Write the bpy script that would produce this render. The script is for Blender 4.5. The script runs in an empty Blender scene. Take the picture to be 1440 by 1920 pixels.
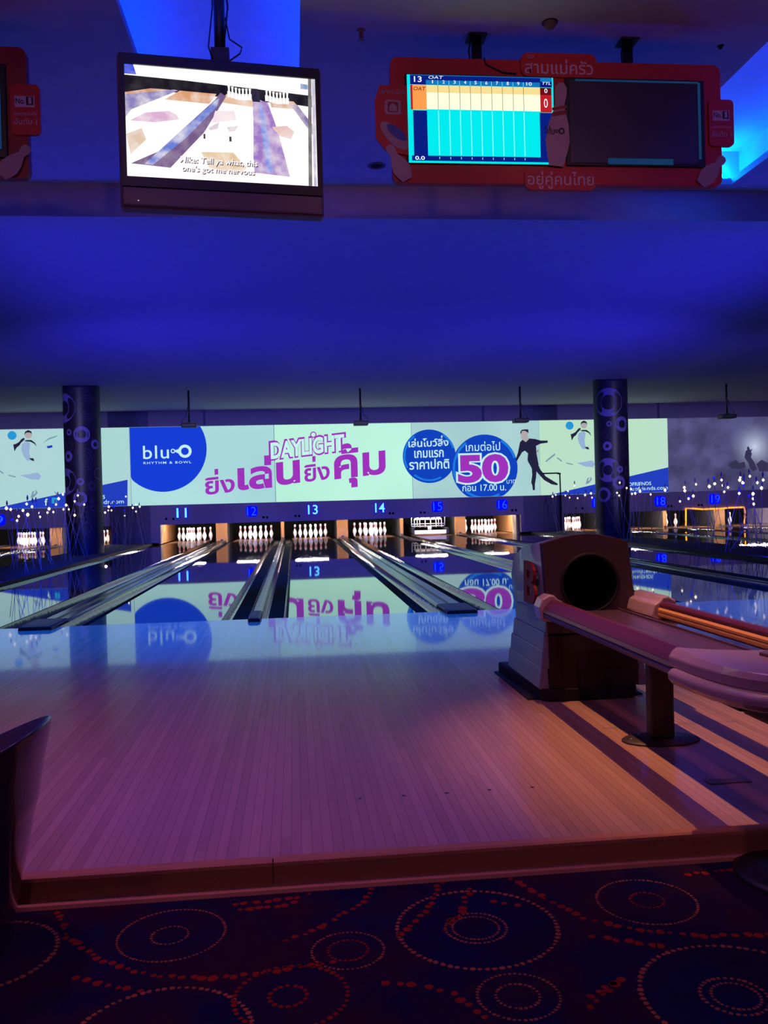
import bpy, bmesh, math, random
import numpy as np
from mathutils import Matrix, Vector
random.seed(7)
SC = bpy.context.scene
COL = SC.collection
PI = math.pi
# ------------------------------------------------------------------ camera model
F_PX = 1635.05
CAM = np.array([0.3473, -7.2855, 0.9250])
YAW, PIT, ROL = 0.102477, -0.0093587, 0.0263611
_cy, _sy = math.cos(YAW), math.sin(YAW)
_d = np.array([_sy*math.cos(PIT), _cy*math.cos(PIT), math.sin(PIT)])
_r = np.array([_cy, -_sy, 0.0]); _u = np.cross(_r, _d)
R_ = _r*math.cos(ROL) - _u*math.sin(ROL)
U_ = _r*math.sin(ROL) + _u*math.cos(ROL)
def ray(x, y): return _d + R_*(x-720)/F_PX - U_*(y-960)/F_PX
def at(x, y, Y):
    v = ray(x, y); t = (Y-CAM[1])/v[1]; return Vector(CAM+v*t)
def atz(x, y, z):
    v = ray(x, y); t = (z-CAM[2])/v[2]; return Vector(CAM+v*t)
def atx(x, y, X):
    v = ray(x, y); t = (X-CAM[0])/v[0]; return Vector(CAM+v*t)
cam = bpy.data.cameras.new('camera'); cam.sensor_fit = 'VERTICAL'; cam.sensor_height = 36
cam.lens = F_PX/1920*36; cam.clip_start = .02; cam.clip_end = 200
co = bpy.data.objects.new('camera', cam); COL.objects.link(co); SC.camera = co
co.matrix_world = Matrix(((R_[0], U_[0], -_d[0], CAM[0]), (R_[1], U_[1], -_d[1], CAM[1]), (R_[2], U_[2], -_d[2], CAM[2]), (0, 0, 0, 1)))
SC.view_settings.view_transform = 'Standard'; SC.view_settings.look = 'None'
SC.view_settings.gamma = 1; SC.view_settings.use_curve_mapping = False; SC.view_settings.exposure = 0
SC.cycles.sample_clamp_indirect = 4; SC.cycles.use_denoising = True
SC.cycles.max_bounces = 8

# ------------------------------------------------------------------ materials
def lin(c): return tuple((v/12.92 if v <= .04045 else ((v+.055)/1.055)**2.4) for v in (q/255 for q in c))
MATS = {}
def mat(name, c, rough=.6, metal=0, coat=0, spec=.5, trans=0, bump=None):
    if name in MATS: return MATS[name]
    m = bpy.data.materials.new(name); m.use_nodes = True
    b = m.node_tree.nodes['Principled BSDF']
    b.inputs['Base Color'].default_value = (*lin(c), 1); b.inputs['Roughness'].default_value = rough
    b.inputs['Metallic'].default_value = metal; b.inputs['Coat Weight'].default_value = coat
    b.inputs['Coat Roughness'].default_value = .05
    b.inputs['Specular IOR Level'].default_value = spec; b.inputs['Transmission Weight'].default_value = trans
    nt = m.node_tree
    # a little procedural unevenness so that no surface is perfectly flat in tone
    tc = nt.nodes.new('ShaderNodeTexCoord'); n = nt.nodes.new('ShaderNodeTexNoise'); n.inputs['Scale'].default_value = 9
    n.inputs['Detail'].default_value = 4
    nt.links.new(tc.outputs['Object'], n.inputs['Vector'])
    mr = nt.nodes.new('ShaderNodeMapRange'); mr.inputs[3].default_value = .9; mr.inputs[4].default_value = 1.1
    nt.links.new(n.outputs['Fac'], mr.inputs[0])
    mx = nt.nodes.new('ShaderNodeMix'); mx.data_type = 'RGBA'; mx.blend_type = 'MULTIPLY'; mx.inputs[0].default_value = 1
    mx.inputs[6].default_value = (*lin(c), 1)
    nt.links.new(mr.outputs[0], mx.inputs[7]); nt.links.new(mx.outputs[2], b.inputs['Base Color'])
    if bump:
        nb = nt.nodes.new('ShaderNodeTexNoise'); nb.inputs['Scale'].default_value = bump[0]; nb.inputs['Detail'].default_value = 6
        nt.links.new(tc.outputs['Object'], nb.inputs['Vector'])
        bp = nt.nodes.new('ShaderNodeBump'); bp.inputs['Strength'].default_value = bump[1]; bp.inputs['Distance'].default_value = .01
        nt.links.new(nb.outputs['Fac'], bp.inputs['Height']); nt.links.new(bp.outputs[0], b.inputs['Normal'])
    MATS[name] = m; return m
def emis(name, c, s=1.0):
    if name in MATS: return MATS[name]
    m = bpy.data.materials.new(name); m.use_nodes = True; nt = m.node_tree; nt.nodes.clear()
    e = nt.nodes.new('ShaderNodeEmission'); o = nt.nodes.new('ShaderNodeOutputMaterial')
    e.inputs[0].default_value = (*lin(c), 1); e.inputs[1].default_value = s
    nt.links.new(e.outputs[0], o.inputs[0]); MATS[name] = m; return m

def wood(name, c1, c2, rough, plank, coat=0, coat_r=.03, seam=.35, spec=.5, bump=.02):
    """strip flooring running along Y: one tone per board, dark seams, faint grain"""
    m = bpy.data.materials.new(name); m.use_nodes = True; nt = m.node_tree; N = nt.nodes; Lk = nt.links
    b = N['Principled BSDF']
    tc = N.new('ShaderNodeTexCoord'); sx = N.new('ShaderNodeSeparateXYZ'); Lk.new(tc.outputs['Object'], sx.inputs[0])
    dv = N.new('ShaderNodeMath'); dv.operation = 'DIVIDE'; dv.inputs[1].default_value = plank; Lk.new(sx.outputs[0], dv.inputs[0])
    fl = N.new('ShaderNodeMath'); fl.operation = 'FLOOR'; Lk.new(dv.outputs[0], fl.inputs[0])
    fr = N.new('ShaderNodeMath'); fr.operation = 'FRACT'; Lk.new(dv.outputs[0], fr.inputs[0])
    # boards have butt joints staggered along Y
    w0 = N.new('ShaderNodeTexWhiteNoise'); w0.noise_dimensions = '1D'; Lk.new(fl.outputs[0], w0.inputs['W'])
    ad = N.new('ShaderNodeMath'); ad.operation = 'MULTIPLY_ADD'; ad.inputs[1].default_value = .9
    yd = N.new('ShaderNodeMath'); yd.operation = 'MULTIPLY'; yd.inputs[1].default_value = .55; Lk.new(sx.outputs[1], yd.inputs[0])
    a2 = N.new('ShaderNodeMath'); a2.operation = 'MULTIPLY_ADD'; a2.inputs[1].default_value = 5.3; Lk.new(w0.outputs['Value'], a2.inputs[0]); Lk.new(yd.outputs[0], a2.inputs[2])
    yf = N.new('ShaderNodeMath'); yf.operation = 'FLOOR'; Lk.new(a2.outputs[0], yf.inputs[0])
    cb = N.new('ShaderNodeCombineXYZ'); Lk.new(fl.outputs[0], cb.inputs[0]); Lk.new(yf.outputs[0], cb.inputs[1])
    wn = N.new('ShaderNodeTexWhiteNoise'); wn.noise_dimensions = '2D'; Lk.new(cb.outputs[0], wn.inputs['Vector'])
    mp = N.new('ShaderNodeMapping'); mp.inputs['Scale'].default_value = (90, 3, 1); Lk.new(tc.outputs['Object'], mp.inputs[0])
    gn = N.new('ShaderNodeTexNoise'); gn.inputs['Scale'].default_value = 1; gn.inputs['Detail'].default_value = 3; Lk.new(mp.outputs[0], gn.inputs['Vector'])
    sm = N.new('ShaderNodeMath'); sm.operation = 'MULTIPLY_ADD'; sm.inputs[1].default_value = .45; Lk.new(gn.outputs['Fac'], sm.inputs[0])
    w2 = N.new('ShaderNodeMath'); w2.operation = 'MULTIPLY'; w2.inputs[1].default_value = .75; Lk.new(wn.outputs['Value'], w2.inputs[0]); Lk.new(w2.outputs[0], sm.inputs[2])
    mx = N.new('ShaderNodeMix'); mx.data_type = 'RGBA'; mx.inputs[6].default_value = (*lin(c1), 1); mx.inputs[7].default_value = (*lin(c2), 1); Lk.new(sm.outputs[0], mx.inputs[0])
    gt = N.new('ShaderNodeMath'); gt.operation = 'LESS_THAN'; gt.inputs[1].default_value = .07; Lk.new(fr.outputs[0], gt.inputs[0])
    mu = N.new('ShaderNodeMath'); mu.operation = 'MULTIPLY'; mu.inputs[1].default_value = seam; Lk.new(gt.outputs[0], mu.inputs[0])
    m2 = N.new('ShaderNodeMix'); m2.data_type = 'RGBA'; m2.inputs[7].default_value = (*lin((40, 22, 14)), 1); Lk.new(mu.outputs[0], m2.inputs[0]); Lk.new(mx.outputs[2], m2.inputs[6])
    Lk.new(m2.outputs[2], b.inputs['Base Color'])
    b.inputs['Roughness'].default_value = rough; b.inputs['Specular IOR Level'].default_value = spec
    b.inputs['Coat Weight'].default_value = coat; b.inputs['Coat Roughness'].default_value = coat_r
    MATS[name] = m; return m

M_APP = wood('approach_maple', (192, 156, 130), (168, 132, 108), .24, .0285, seam=.45, coat=.5, coat_r=.04, spec=.25)
M_LANE = wood('lane_maple', (120, 84, 60), (100, 68, 48), .025, .0267, seam=.1, spec=.6)
M_CEIL = mat('ceiling_paint', (178, 172, 182), .9, spec=.1)
M_COVE = mat('cove_paint', (225, 225, 230), .9, spec=.1)
M_WALL = mat('wall_paint', (150, 138, 164), .85, spec=.2)
M_FASC = mat('fascia_laminate', (118, 104, 140), .75, spec=.25)
M_DARK = mat('black_board', (12, 10, 12), .8, spec=.1)
M_NOSE = mat('nosing_wood', (168, 112, 80), .55, bump=(60, .2))
M_NOSE2 = mat('nosing_strip', (170, 118, 92), .55)
M_GUT = mat('gutter_plastic', (30, 32, 31), .09, spec=.32, bump=(9, .22))
M_DIV = mat('division_plastic', (36, 32, 38), .22, spec=.6)
M_CAP = mat('cap_plastic', (58, 22, 24), .4)
M_PLAT = mat('platform_carpet', (84, 78, 92), .95, spec=.1, bump=(300, .4))
M_PLATS = mat('platform_side', (20, 17, 20), .6)
M_PINW = mat('pin_white', (240, 238, 236), .3, coat=.4)
M_PINR = mat('pin_red', (190, 18, 30), .35)
M_KICK = mat('kickback_plywood', (112, 72, 34), .6, bump=(40, .15))
M_KEDGE = mat('kickback_edge', (170, 158, 140), .5)
M_METAL = mat('grey_metal', (120, 124, 128), .4, .8)
M_BLACK = mat('black_plastic', (14, 13, 15), .45)
M_BLACKG = mat('black_gloss', (10, 9, 12), .12)
M_TVGREY = mat('tv_silver', (112, 82, 82), .45)
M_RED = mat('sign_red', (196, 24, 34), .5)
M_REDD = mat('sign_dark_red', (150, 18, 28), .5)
M_SIGNW = mat('sign_white_print', (214, 170, 176), .5)
M_PINP = mat('sign_pin_print', (178, 140, 140), .5)
M_SIGNB = mat('sign_dark_print', (40, 22, 30), .5)
M_SIGNBL = mat('sign_blue_print', (70, 80, 150), .5)
M_HOODF = mat('hood_maroon', (66, 42, 46), .6)
M_HOODS = mat('hood_silver', (122, 118, 140), .4, coat=.15)
M_HOODB = mat('hood_black', (10, 9, 12), .7)
M_HOODK = mat('hood_kick_panel', (40, 28, 26), .6)
M_LOGO = mat('logo_red', (140, 14, 20), .55, spec=.2)
M_RAILM = mat('rail_maroon', (88, 34, 46), .4, coat=.15)
M_RAILT = mat('rail_tan', (205, 150, 80), .4)
M_RAILG = mat('rail_grey', (96, 80, 92), .4)
M_COWL = mat('cowl_grey', (178, 152, 150), .28, coat=.4)
M_POST = mat('post_brown', (56, 44, 32), .5)
M_CHAIR = mat('chair_shell', (62, 54, 60), .16, coat=.6)
M_CARP0 = mat('carpet_navy', (30, 24, 60), .95, spec=.05, bump=(500, .6))
M_CARP2 = mat('carpet_red', (132, 38, 30), .95, spec=.05)
M_CARP3 = mat('carpet_tan', (150, 84, 60), .95, spec=.05)
M_CARP0 = mat('carpet_blue', (26, 22, 66), .95, spec=.05)
def mottled(name, c1, c2, scale):
    m = mat(name, c1, .95, spec=.05, bump=(500, .6)); nt = m.node_tree; b = nt.nodes['Principled BSDF']
    tc = nt.nodes.new('ShaderNodeTexCoord'); n = nt.nodes.new('ShaderNodeTexNoise'); n.inputs['Scale'].default_value = scale; n.inputs['Detail'].default_value = 5; n.inputs['Roughness'].default_value = .65
    nt.links.new(tc.outputs['Object'], n.inputs['Vector']); r = nt.nodes.new('ShaderNodeValToRGB'); r.color_ramp.elements[0].position = .36; r.color_ramp.elements[1].position = .64
    r.color_ramp.elements[0].color = (*lin(c1), 1); r.color_ramp.elements[1].color = (*lin(c2), 1); nt.links.new(n.outputs['Fac'], r.inputs[0]); nt.links.new(r.outputs[0], b.inputs['Base Color']); return m
M_CARP = mottled('carpet_ground', (24, 22, 66), (52, 24, 42), 5.0); M_CARP4 = mottled('carpet_ring_ground', (22, 20, 70), (36, 22, 52), 7.0)
M_PILL = mat('pillar_film', (34, 22, 44), .45)
M_PILL2 = mat('pillar_print', (114, 100, 166), .5)
M_PILL3 = mat('pillar_print_faint', (92, 74, 112), .5)
M_WIRE = mat('stem_wire', (200, 190, 200), .4)
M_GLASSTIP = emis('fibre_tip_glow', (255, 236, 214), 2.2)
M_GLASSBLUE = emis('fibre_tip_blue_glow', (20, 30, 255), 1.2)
M_GLASS = mat('clear_glass', (150, 145, 165), .08, spec=.8)

# ------------------------------------------------------------------ mesh building
W = {}
class MB:
    def __init__(s): s.v = []; s.f = []; s.m = []; s.sm = []
    def add(s, vs, fs, mi=0, smooth=False):
        o = len(s.v); s.v += [tuple(v) for v in vs]
        for f in fs: s.f.append([o+i for i in f]); s.m.append(mi); s.sm.append(smooth)
        return s
    def box(s, x0, x1, y0, y1, z0, z1, mi=0):
        vs = [(x, y, z) for z in (z0, z1) for y in (y0, y1) for x in (x0, x1)]
        return s.add(vs, [(0, 2, 3, 1), (4, 5, 7, 6), (0, 1, 5, 4), (2, 6, 7, 3), (0, 4, 6, 2), (1, 3, 7, 5)], mi)
    def poly(s, pts, mi=0): return s.add(pts, [list(range(len(pts)))], mi)
    def slab(s, pts, dvec, mi=0, smooth=False):
        """closed polygon extruded by dvec"""
        n = len(pts); d = Vector(dvec); b = [Vector(p)+d for p in pts]
        fs = [list(range(n))[::-1], list(range(n, 2*n))] + [(i, (i+1) % n, n+(i+1) % n, n+i) for i in range(n)]
        return s.add([tuple(p) for p in pts]+[tuple(p) for p in b], fs, mi, smooth)
    def sweep(s, prof, fn, ys, mi=0, smooth=True, closed=False, caps=False):
        """prof: list of 2D points, fn(p, y) -> 3D, for every y in ys"""
        n = len(prof); vs = [fn(p, y) for y in ys for p in prof]; fs = []
        for j in range(len(ys)-1):
            for i in range(n if closed else n-1):
                a = j*n+i; b = j*n+(i+1) % n; fs.append((a, b, b+n, a+n))
        if caps: fs += [list(range(n))[::-1], [(len(ys)-1)*n+i for i in range(n)]]
        mis = mi
        return s.add(vs, fs, mis, smooth)
    def lathe(s, prof, seg=20, c=(0, 0, 0), mi=0, axis='z', smooth=True, matf=None):
        o = len(s.v); n = len(prof)
        for k in range(seg):
            a = 2*PI*k/seg; ca, sa = math.cos(a), math.sin(a)
            for r, z in prof:
                p = (r*ca, r*sa, z) if axis == 'z' else ((r*ca, z, r*sa) if axis == 'y' else (z, r*ca, r*sa))
                s.v.append((c[0]+p[0], c[1]+p[1], c[2]+p[2]))
        for k in range(seg):
            for i in range(n-1):
                k2 = (k+1) % seg
                s.f.append([o+k*n+i, o+k2*n+i, o+k2*n+i+1, o+k*n+i+1]); s.m.append(matf(i) if matf else mi); s.sm.append(smooth)
        return s
    def tube(s, path, r, seg=8, mi=0, taper=None):
        pts = [Vector(p) for p in path]; o = len(s.v); n = len(pts)
        for j, p in enumerate(pts):
            d = (pts[min(j+1, n-1)]-pts[max(j-1, 0)]).normalized()
            a = d.orthogonal().normalized() if j == 0 else (a - d*a.dot(d)).normalized()
            b = d.cross(a); rr = r if taper is None else r*(1+(taper-1)*j/(n-1))
            for k in range(seg):
                t = 2*PI*k/seg; q = p+(a*math.cos(t)+b*math.sin(t))*rr; s.v.append(tuple(q))
        for j in range(n-1):
            for k in range(seg):
                k2 = (k+1) % seg; s.f.append([o+j*seg+k, o+j*seg+k2, o+(j+1)*seg+k2, o+(j+1)*seg+k]); s.m.append(mi); s.sm.append(True)
        s.f.append([o+k for k in range(seg)][::-1]); s.m.append(mi); s.sm.append(False)
        s.f.append([o+(n-1)*seg+k for k in range(seg)]); s.m.append(mi); s.sm.append(False)
        return s
    def build(s, name, mats, parent=None, bevel=0, seg=2, local=False, loc=None):
        me = bpy.data.meshes.new(name); me.from_pydata(s.v, [], s.f)
        if not isinstance(mats, (list, tuple)): mats = [mats]
        for m in mats: me.materials.append(m)
        for p, mi, sm in zip(me.polygons, s.m, s.sm): p.material_index = mi; p.use_smooth = sm
        bm = bmesh.new(); bm.from_mesh(me); bmesh.ops.recalc_face_normals(bm, faces=bm.faces); bm.to_mesh(me); bm.free()
        me.update()
        o = bpy.data.objects.new(name, me); COL.objects.link(o)
        if loc: o.location = loc
        W[o.name] = Matrix.Translation(loc) if loc else Matrix.Identity(4)
        if parent is not None:
            o.parent = parent
            if not local: o.matrix_parent_inverse = W[parent.name].inverted()
        if bevel:
            b = o.modifiers.new('bevel', 'BEVEL'); b.width = bevel; b.segments = seg; b.limit_method = 'ANGLE'; b.angle_limit = math.radians(40)
        return o
def tag(o, label=None, cat=None, group=None, kind=None):
    if label: o['label'] = label
    if cat: o['category'] = cat
    if group: o['group'] = group
    if kind: o['kind'] = kind
    return o
def thing(name, label, cat, loc=(0, 0, 0), group=None):
    o = bpy.data.objects.new(name, None); COL.objects.link(o); o.location = loc; o.empty_display_size = .1
    W[o.name] = Matrix.Translation(loc); return tag(o, label, cat, group)
def struct(mb, name, mats, **k): return tag(mb.build(name, mats, **k), kind='structure')
def circ(cx, cz, r, n=40, a0=0, a1=2*PI, end=False):
    return [(cx+r*math.cos(a0+(a1-a0)*i/(n if not end else n-1)), cz+r*math.sin(a0+(a1-a0)*i/(n if not end else n-1))) for i in range(n)]
def wallp(pts, Y): return [(x, Y, z) for x, z in pts]
def px(pts, Y): return [at(x, y, Y) for x, y in pts]
def rrect(x0, x1, z0, z1, r, n=6):
    o = []
    for cx, cz, a in ((x1-r, z1-r, 0), (x0+r, z1-r, PI/2), (x0+r, z0+r, PI), (x1-r, z0+r, 1.5*PI)):
        o += [(cx+r*math.cos(a+PI/2*i/n), cz+r*math.sin(a+PI/2*i/n)) for i in range(n+1)]
    return o
def ringmb(mb, cx, cz, r0, r1, Y, mi=0, n=40):
    a = circ(cx, cz, r0, n); b = circ(cx, cz, r1, n)
    return mb.add(wallp(a, Y)+wallp(b, Y), [(i, (i+1) % n, n+(i+1) % n, n+i) for i in range(n)], mi)

# ------------------------------------------------------------------ lettering
UPV = 'ิีึืั'; TONES = '่้๊๋์'
def raw_text(s, off=0, spacing=1.0):
    c = bpy.data.curves.new('t', 'FONT'); c.body = s; c.size = 1; c.offset = off; c.space_character = spacing; c.resolution_u = 4
    o = bpy.data.objects.new('t', c); COL.objects.link(o)
    dg = bpy.context.evaluated_depsgraph_get(); me = bpy.data.meshes.new_from_object(o.evaluated_get(dg))
    v = [(p.co.x, p.co.y) for p in me.vertices]; f = [list(p.vertices) for p in me.polygons]
    bpy.data.objects.remove(o); bpy.data.curves.remove(c); bpy.data.meshes.remove(me)
    return v, f
def text2d(s, off=0, spacing=1.0):
    base = ''; marks = []
    for i, ch in enumerate(s):
        if ch in TONES and i and s[i-1] in UPV: marks.append((base, ch))
        else: base += ch
    v, f = raw_text(base, off, spacing)
    if marks:
        bar = max(p[0] for p in raw_text('|', off)[0])
        for pre, ch in marks:
            wd = max(p[0] for p in raw_text(pre+'|', off, spacing)[0])-bar
            tv, tf = raw_text(ch, off)
            k = len(v); v += [(p[0]+wd, p[1]+.21) for p in tv]; f += [[k+i for i in q] for q in tf]
    return v, f
def letters(mb, s, p0, p1, up, mi=0, off=0, spacing=1.0, shear=0, pad=0):
    """fit the lettering's box: p0 lower left corner, p1 lower right, up = height vector"""
    v, f = text2d(s, off, spacing)
    if not v: return mb
    x0 = min(p[0] for p in v); x1 = max(p[0] for p in v); y0 = min(p[1] for p in v); y1 = max(p[1] for p in v)
    p0 = Vector(p0); p1 = Vector(p1); up = Vector(up); dx = p1-p0
    out = []
    for a, b in v:
        u = (a-x0)/(x1-x0); w = (b-y0)/(y1-y0)
        out.append(tuple(p0+dx*(u+shear*w)+up*w))
    return mb.add(out, f, mi)
def lpx(mb, s, a, b, h, Y, mi=0, **k):
    """lettering on an upright board at depth Y, box given where it stands in the photograph"""
    p0 = at(a[0], a[1], Y); p1 = at(b[0], b[1], Y); q = at(a[0], a[1]-h, Y)
    return letters(mb, s, p0, p1, (0, 0, q.z-p0.z), mi, **k)

# ------------------------------------------------------------------ the setting
XL, XR, YB, YM, YE = -8.6, 15.2, -10.5, 16.1, 20.2
ZC, ZF, ZR = 3.40, 3.45, 3.52
LANES = {9: -7.2, 10: -5.285, 11: -2.605, 12: -.81, 13: .81, 14: 2.605, 15: 4.225, 16: 6.02, 17: 8.7, 18: 10.5, 19: 12.12, 20: 13.915}
HW = .535
# carpet floor with its woven pattern
Zc = -.075
fl = MB().add([(XL, YB, Zc), (XR, YB, Zc), (XR, -4.98, Zc), (XL, -4.98, Zc)], [(0, 1, 2, 3)], 0)
fl.box(XL, XR, YB, -4.9, Zc-.1, Zc-.002, 0)
def blob(c, r, mi, dz=.0008, n=7):
    a0 = random.random()*PI
    fl.poly([(c[0]+r*random.uniform(.75, 1.15)*math.cos(a0+2*PI*i/n), c[1]+r*random.uniform(.75, 1.15)*math.sin(a0+2*PI*i/n), Zc+dz) for i in range(n)], mi)
def dotring(xl, xr, y, r, mi, step=None, k=1.0, solid=None):
    a = atz(xl, y, Zc); b = atz(xr, y, Zc); c = (a+b)/2; R = (b-a).length/2*k
    if solid is not None:
        fl.poly([(c.x+R*.97*math.cos(2*PI*i/40), c.y+R*.97*math.sin(2*PI*i/40), Zc+.0003) for i in range(40)], solid)
    n = max(8, int(2*PI*R/(step or r*2.5)))
    for i in range(n):
        t = 2*PI*(i+random.uniform(-.1, .1))/n; blob((c.x+R*math.cos(t), c.y+R*math.sin(t)), r*random.uniform(.8, 1.15), mi)
for a in ((745, 1045, 1738, .0065, 2, None, 1, 3), (835, 950, 1740, .0042, 2), (848, 936, 1740, .0036, 2),
          (1120, 1305, 1690, .0042, 2), (1182, 1245, 1688, .0042, 1), (225, 420, 1752, .0040, 2), (285, 352, 1754, .0040, 2),
          (-160, 97, 1792, .0065, 2), (585, 720, 1782, .0040, 2), (615, 690, 1782, .0045, 1),
          (1205, 1590, 1870, .0065, 2, None, 1, 3), (1315, 1440, 1868, .005, 2), (1335, 1425, 1868, .004, 2),
          (895, 1050, 1868, .0042, 2), (930, 1012, 1868, .0042, 2), (440, 652, 1868, .0065, 1), (505, 575, 1868, .006, 1),
          (130, 470, 1948, .006, 2)):
    dotring(*a)
for path in (((108, 1704), (128, 1758), (195, 1803), (285, 1830), (400, 1836), (480, 1826), (560, 1815), (640, 1800)),
             ((826, 1655), (800, 1710), (760, 1745), (738, 1760)), ((880, 1668), (860, 1720), (820, 1750)),
             ((960, 1648), (1035, 1692), (1095, 1722), (1180, 1742), (1300, 1755), (1440, 1752), (1500, 1740)),
             ((1115, 1758), (1180, 1766), (1260, 1778)), ((725, 1842), (800, 1850), (850, 1866), (930, 1918)),
             ((440, 1698), (500, 1690), (560, 1682), (600, 1672)), ((450, 1706), (520, 1700), (570, 1690)),
             ((1290, 1640), (1340, 1634), (1400, 1628)), ((720, 1640), (680, 1690), (600, 1740), (520, 1770)),
             ((140, 1835), (200, 1850), (280, 1860)), ((1110, 1870), (1160, 1835), (1100, 1900)), ((925, 1690), (990, 1700))):
    P = [atz(x, y, Zc) for x, y in path]
    for p, q in zip(P, P[1:]):
        n = max(1, int((q-p).length/.022))
        for i in range(n):
            c = p.lerp(q, i/n); blob((c.x+random.uniform(-.005, .005), c.y+random.uniform(-.005, .005)), random.uniform(.006, .013), 1)
struct(fl, 'floor', [M_CARP, M_CARP2, M_CARP3, M_CARP4])
# raised timber approach
ap = MB().box(XL, XR, -4.98, 0, -.07, 0, 0)
for x, y in ((675, 1497), (757, 1492), (838, 1487), (918, 1481), (998, 1476), (765, 1354), (892, 1347), (640, 1361)):
    c = atz(x, y, 0); ap.poly([(c.x+.0065*math.cos(t*PI/6), c.y+.0065*math.sin(t*PI/6), .0006) for t in range(12)], 1)
a, b = atz(1128, 1366, 0), atz(1402, 1361, 0)
ap.add([(a.x, a.y-.002, .0006), (b.x, a.y-.002, .0006), (b.x, a.y+.002, .0006), (a.x, a.y+.002, .0006)], [(0, 1, 2, 3)], 1)
struct(ap, 'floor_approach', [M_APP, M_BLACK])
seamx = atz(512, 1606, 0).x
nose = MB()
for x0, x1 in ((XL, seamx-.002), (seamx+.002, XR)):
    prof = [(-4.985, -.0715), (-5.0, -.0715), (-5.0, -.012), (-4.998, -.004), (-4.992, .0005), (-4.965, .0012), (-4.965, -.02)]
    nose.sweep(prof, lambda p, x: (x, p[0], p[1]), (x0, x1), 0, smooth=False, closed=True, caps=True)
struct(nose, 'trim_1', [M_NOSE])
st = MB()
st.sweep([(-5.0, Zc), (-5.022, Zc), (-5.018, Zc+.009), (-5.0, Zc+.013)], lambda p, x: (x, p[0], p[1]), (XL, XR), 0, closed=True, caps=True, smooth=False)
struct(st, 'trim_2', [M_NOSE2])
# near ceiling with three recessed coves
ce = MB(); CW = .445; CY0, CY1 = -7.2, -.63
coves = (-3.415, 0.0, 3.44)
xs = [XL] + [v for c in coves for v in (c-CW, c+CW)] + [XR]
for i in range(0, len(xs), 2): ce.box(xs[i], xs[i+1], YB, -.5, ZC, ZC+.05)
for c in coves:
    ce.box(c-CW, c+CW, CY1, -.5, ZC, ZC+.05); ce.box(c-CW, c+CW, YB, CY0, ZC, ZC+.05)
    ce.box(c-CW-.16, c-CW-.12, CY0-.1, CY1+.13, ZC+.05, ZC+.3, 1); ce.box(c+CW+.12, c+CW+.16, CY0-.1, CY1+.13, ZC+.05, ZC+.3, 1)
    ce.box(c-CW-.16, c+CW+.16, CY1+.09, CY1+.13, ZC+.05, ZC+.3, 1); ce.box(c-CW-.16, c+CW+.16, CY0-.14, CY0-.1, ZC+.05, ZC+.3, 1)
    ce.box(c-CW-.16, c+CW+.16, CY0-.14, CY1+.13, ZC+.3, ZC+.34, 1)
# far ceiling over the lanes, stepped up in front of the screens
ce.box(XL, XR, -.22, 10.69, ZF, ZF+.2); ce.box(XL, XR, 10.69, YM+.4, ZR, ZR+.2)
struct(ce, 'ceiling', [M_CEIL, M_COVE])
struct(MB().box(XL, XR, -.5, -.22, at(720, 410, -.5).z, ZC+.35), 'ceiling_beam', [M_CEIL])
struct(MB().box(XL-.1, XL, YB, YE, -.2, 3.8), 'wall_left', [M_WALL]); struct(MB().box(XR, XR+.1, YB, YE, -.2, 3.8), 'wall_right', [M_WALL])
struct(MB().box(XL, XR, YB-.1, YB, -.2, 3.8), 'wall_back', [M_WALL])
# wall over the pin decks: upper bulkhead, fascia with the lane numbers, solid piers at the aisles
ZFB = .525; ZS0, ZS1 = 1.045, 3.10
struct(MB().box(XL, XR, YM+.065, YM+.2, ZS0, ZR, 0), 'wall_far', [M_WALL])
struct(MB().box(XL, XR, YM+.03, YM+.065, ZS1, ZS1+.02, 0).box(XL, XR, YM+.02, YM+.065, 3.46, 3.475, 0), 'trim_3', [M_WALL])
wf = MB().box(XL, XR, YM, YM+.12, ZFB, ZS0, 0)
PIERS = ((-4.42, -3.17), (6.52, 7.74))
for x, y in ((325, 973), (311.5, 973), (494, 970), (501, 970), (554, 967.5), (561, 967.5), (731, 962.5), (737, 962.5), (789, 961), (796, 961), (960.5, 956.5), (967.5, 956.5), (1080, 953), (1092, 953), (1253, 949), (1259, 949), (1310, 947), (1316, 947)):
    c = at(x, y, YM-.002); wf.poly(wallp(circ(c.x, c.z, .034, 10), YM-.003), 1)
struct(wf, 'wall_fascia', [M_FASC, M_DARK])
for (a, b), nm in zip(PIERS, ('wall_pier_left', 'wall_pier_right')): struct(MB().box(a, b, YM, YM+.12, .055, ZFB, 0), nm, [M_FASC])
struct(MB().box(XL, XR, YE-.1, YE, -.3, 1.4), 'wall_pit', [M_DARK]); struct(MB().box(XL, XR, YM+.13, YE-.1, .955, 1.0), 'ceiling_pit', [M_DARK]); struct(MB().box(XL, XR, 19.3, YE-.1, -.3, -.25), 'floor_pit', [M_DARK])

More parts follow.
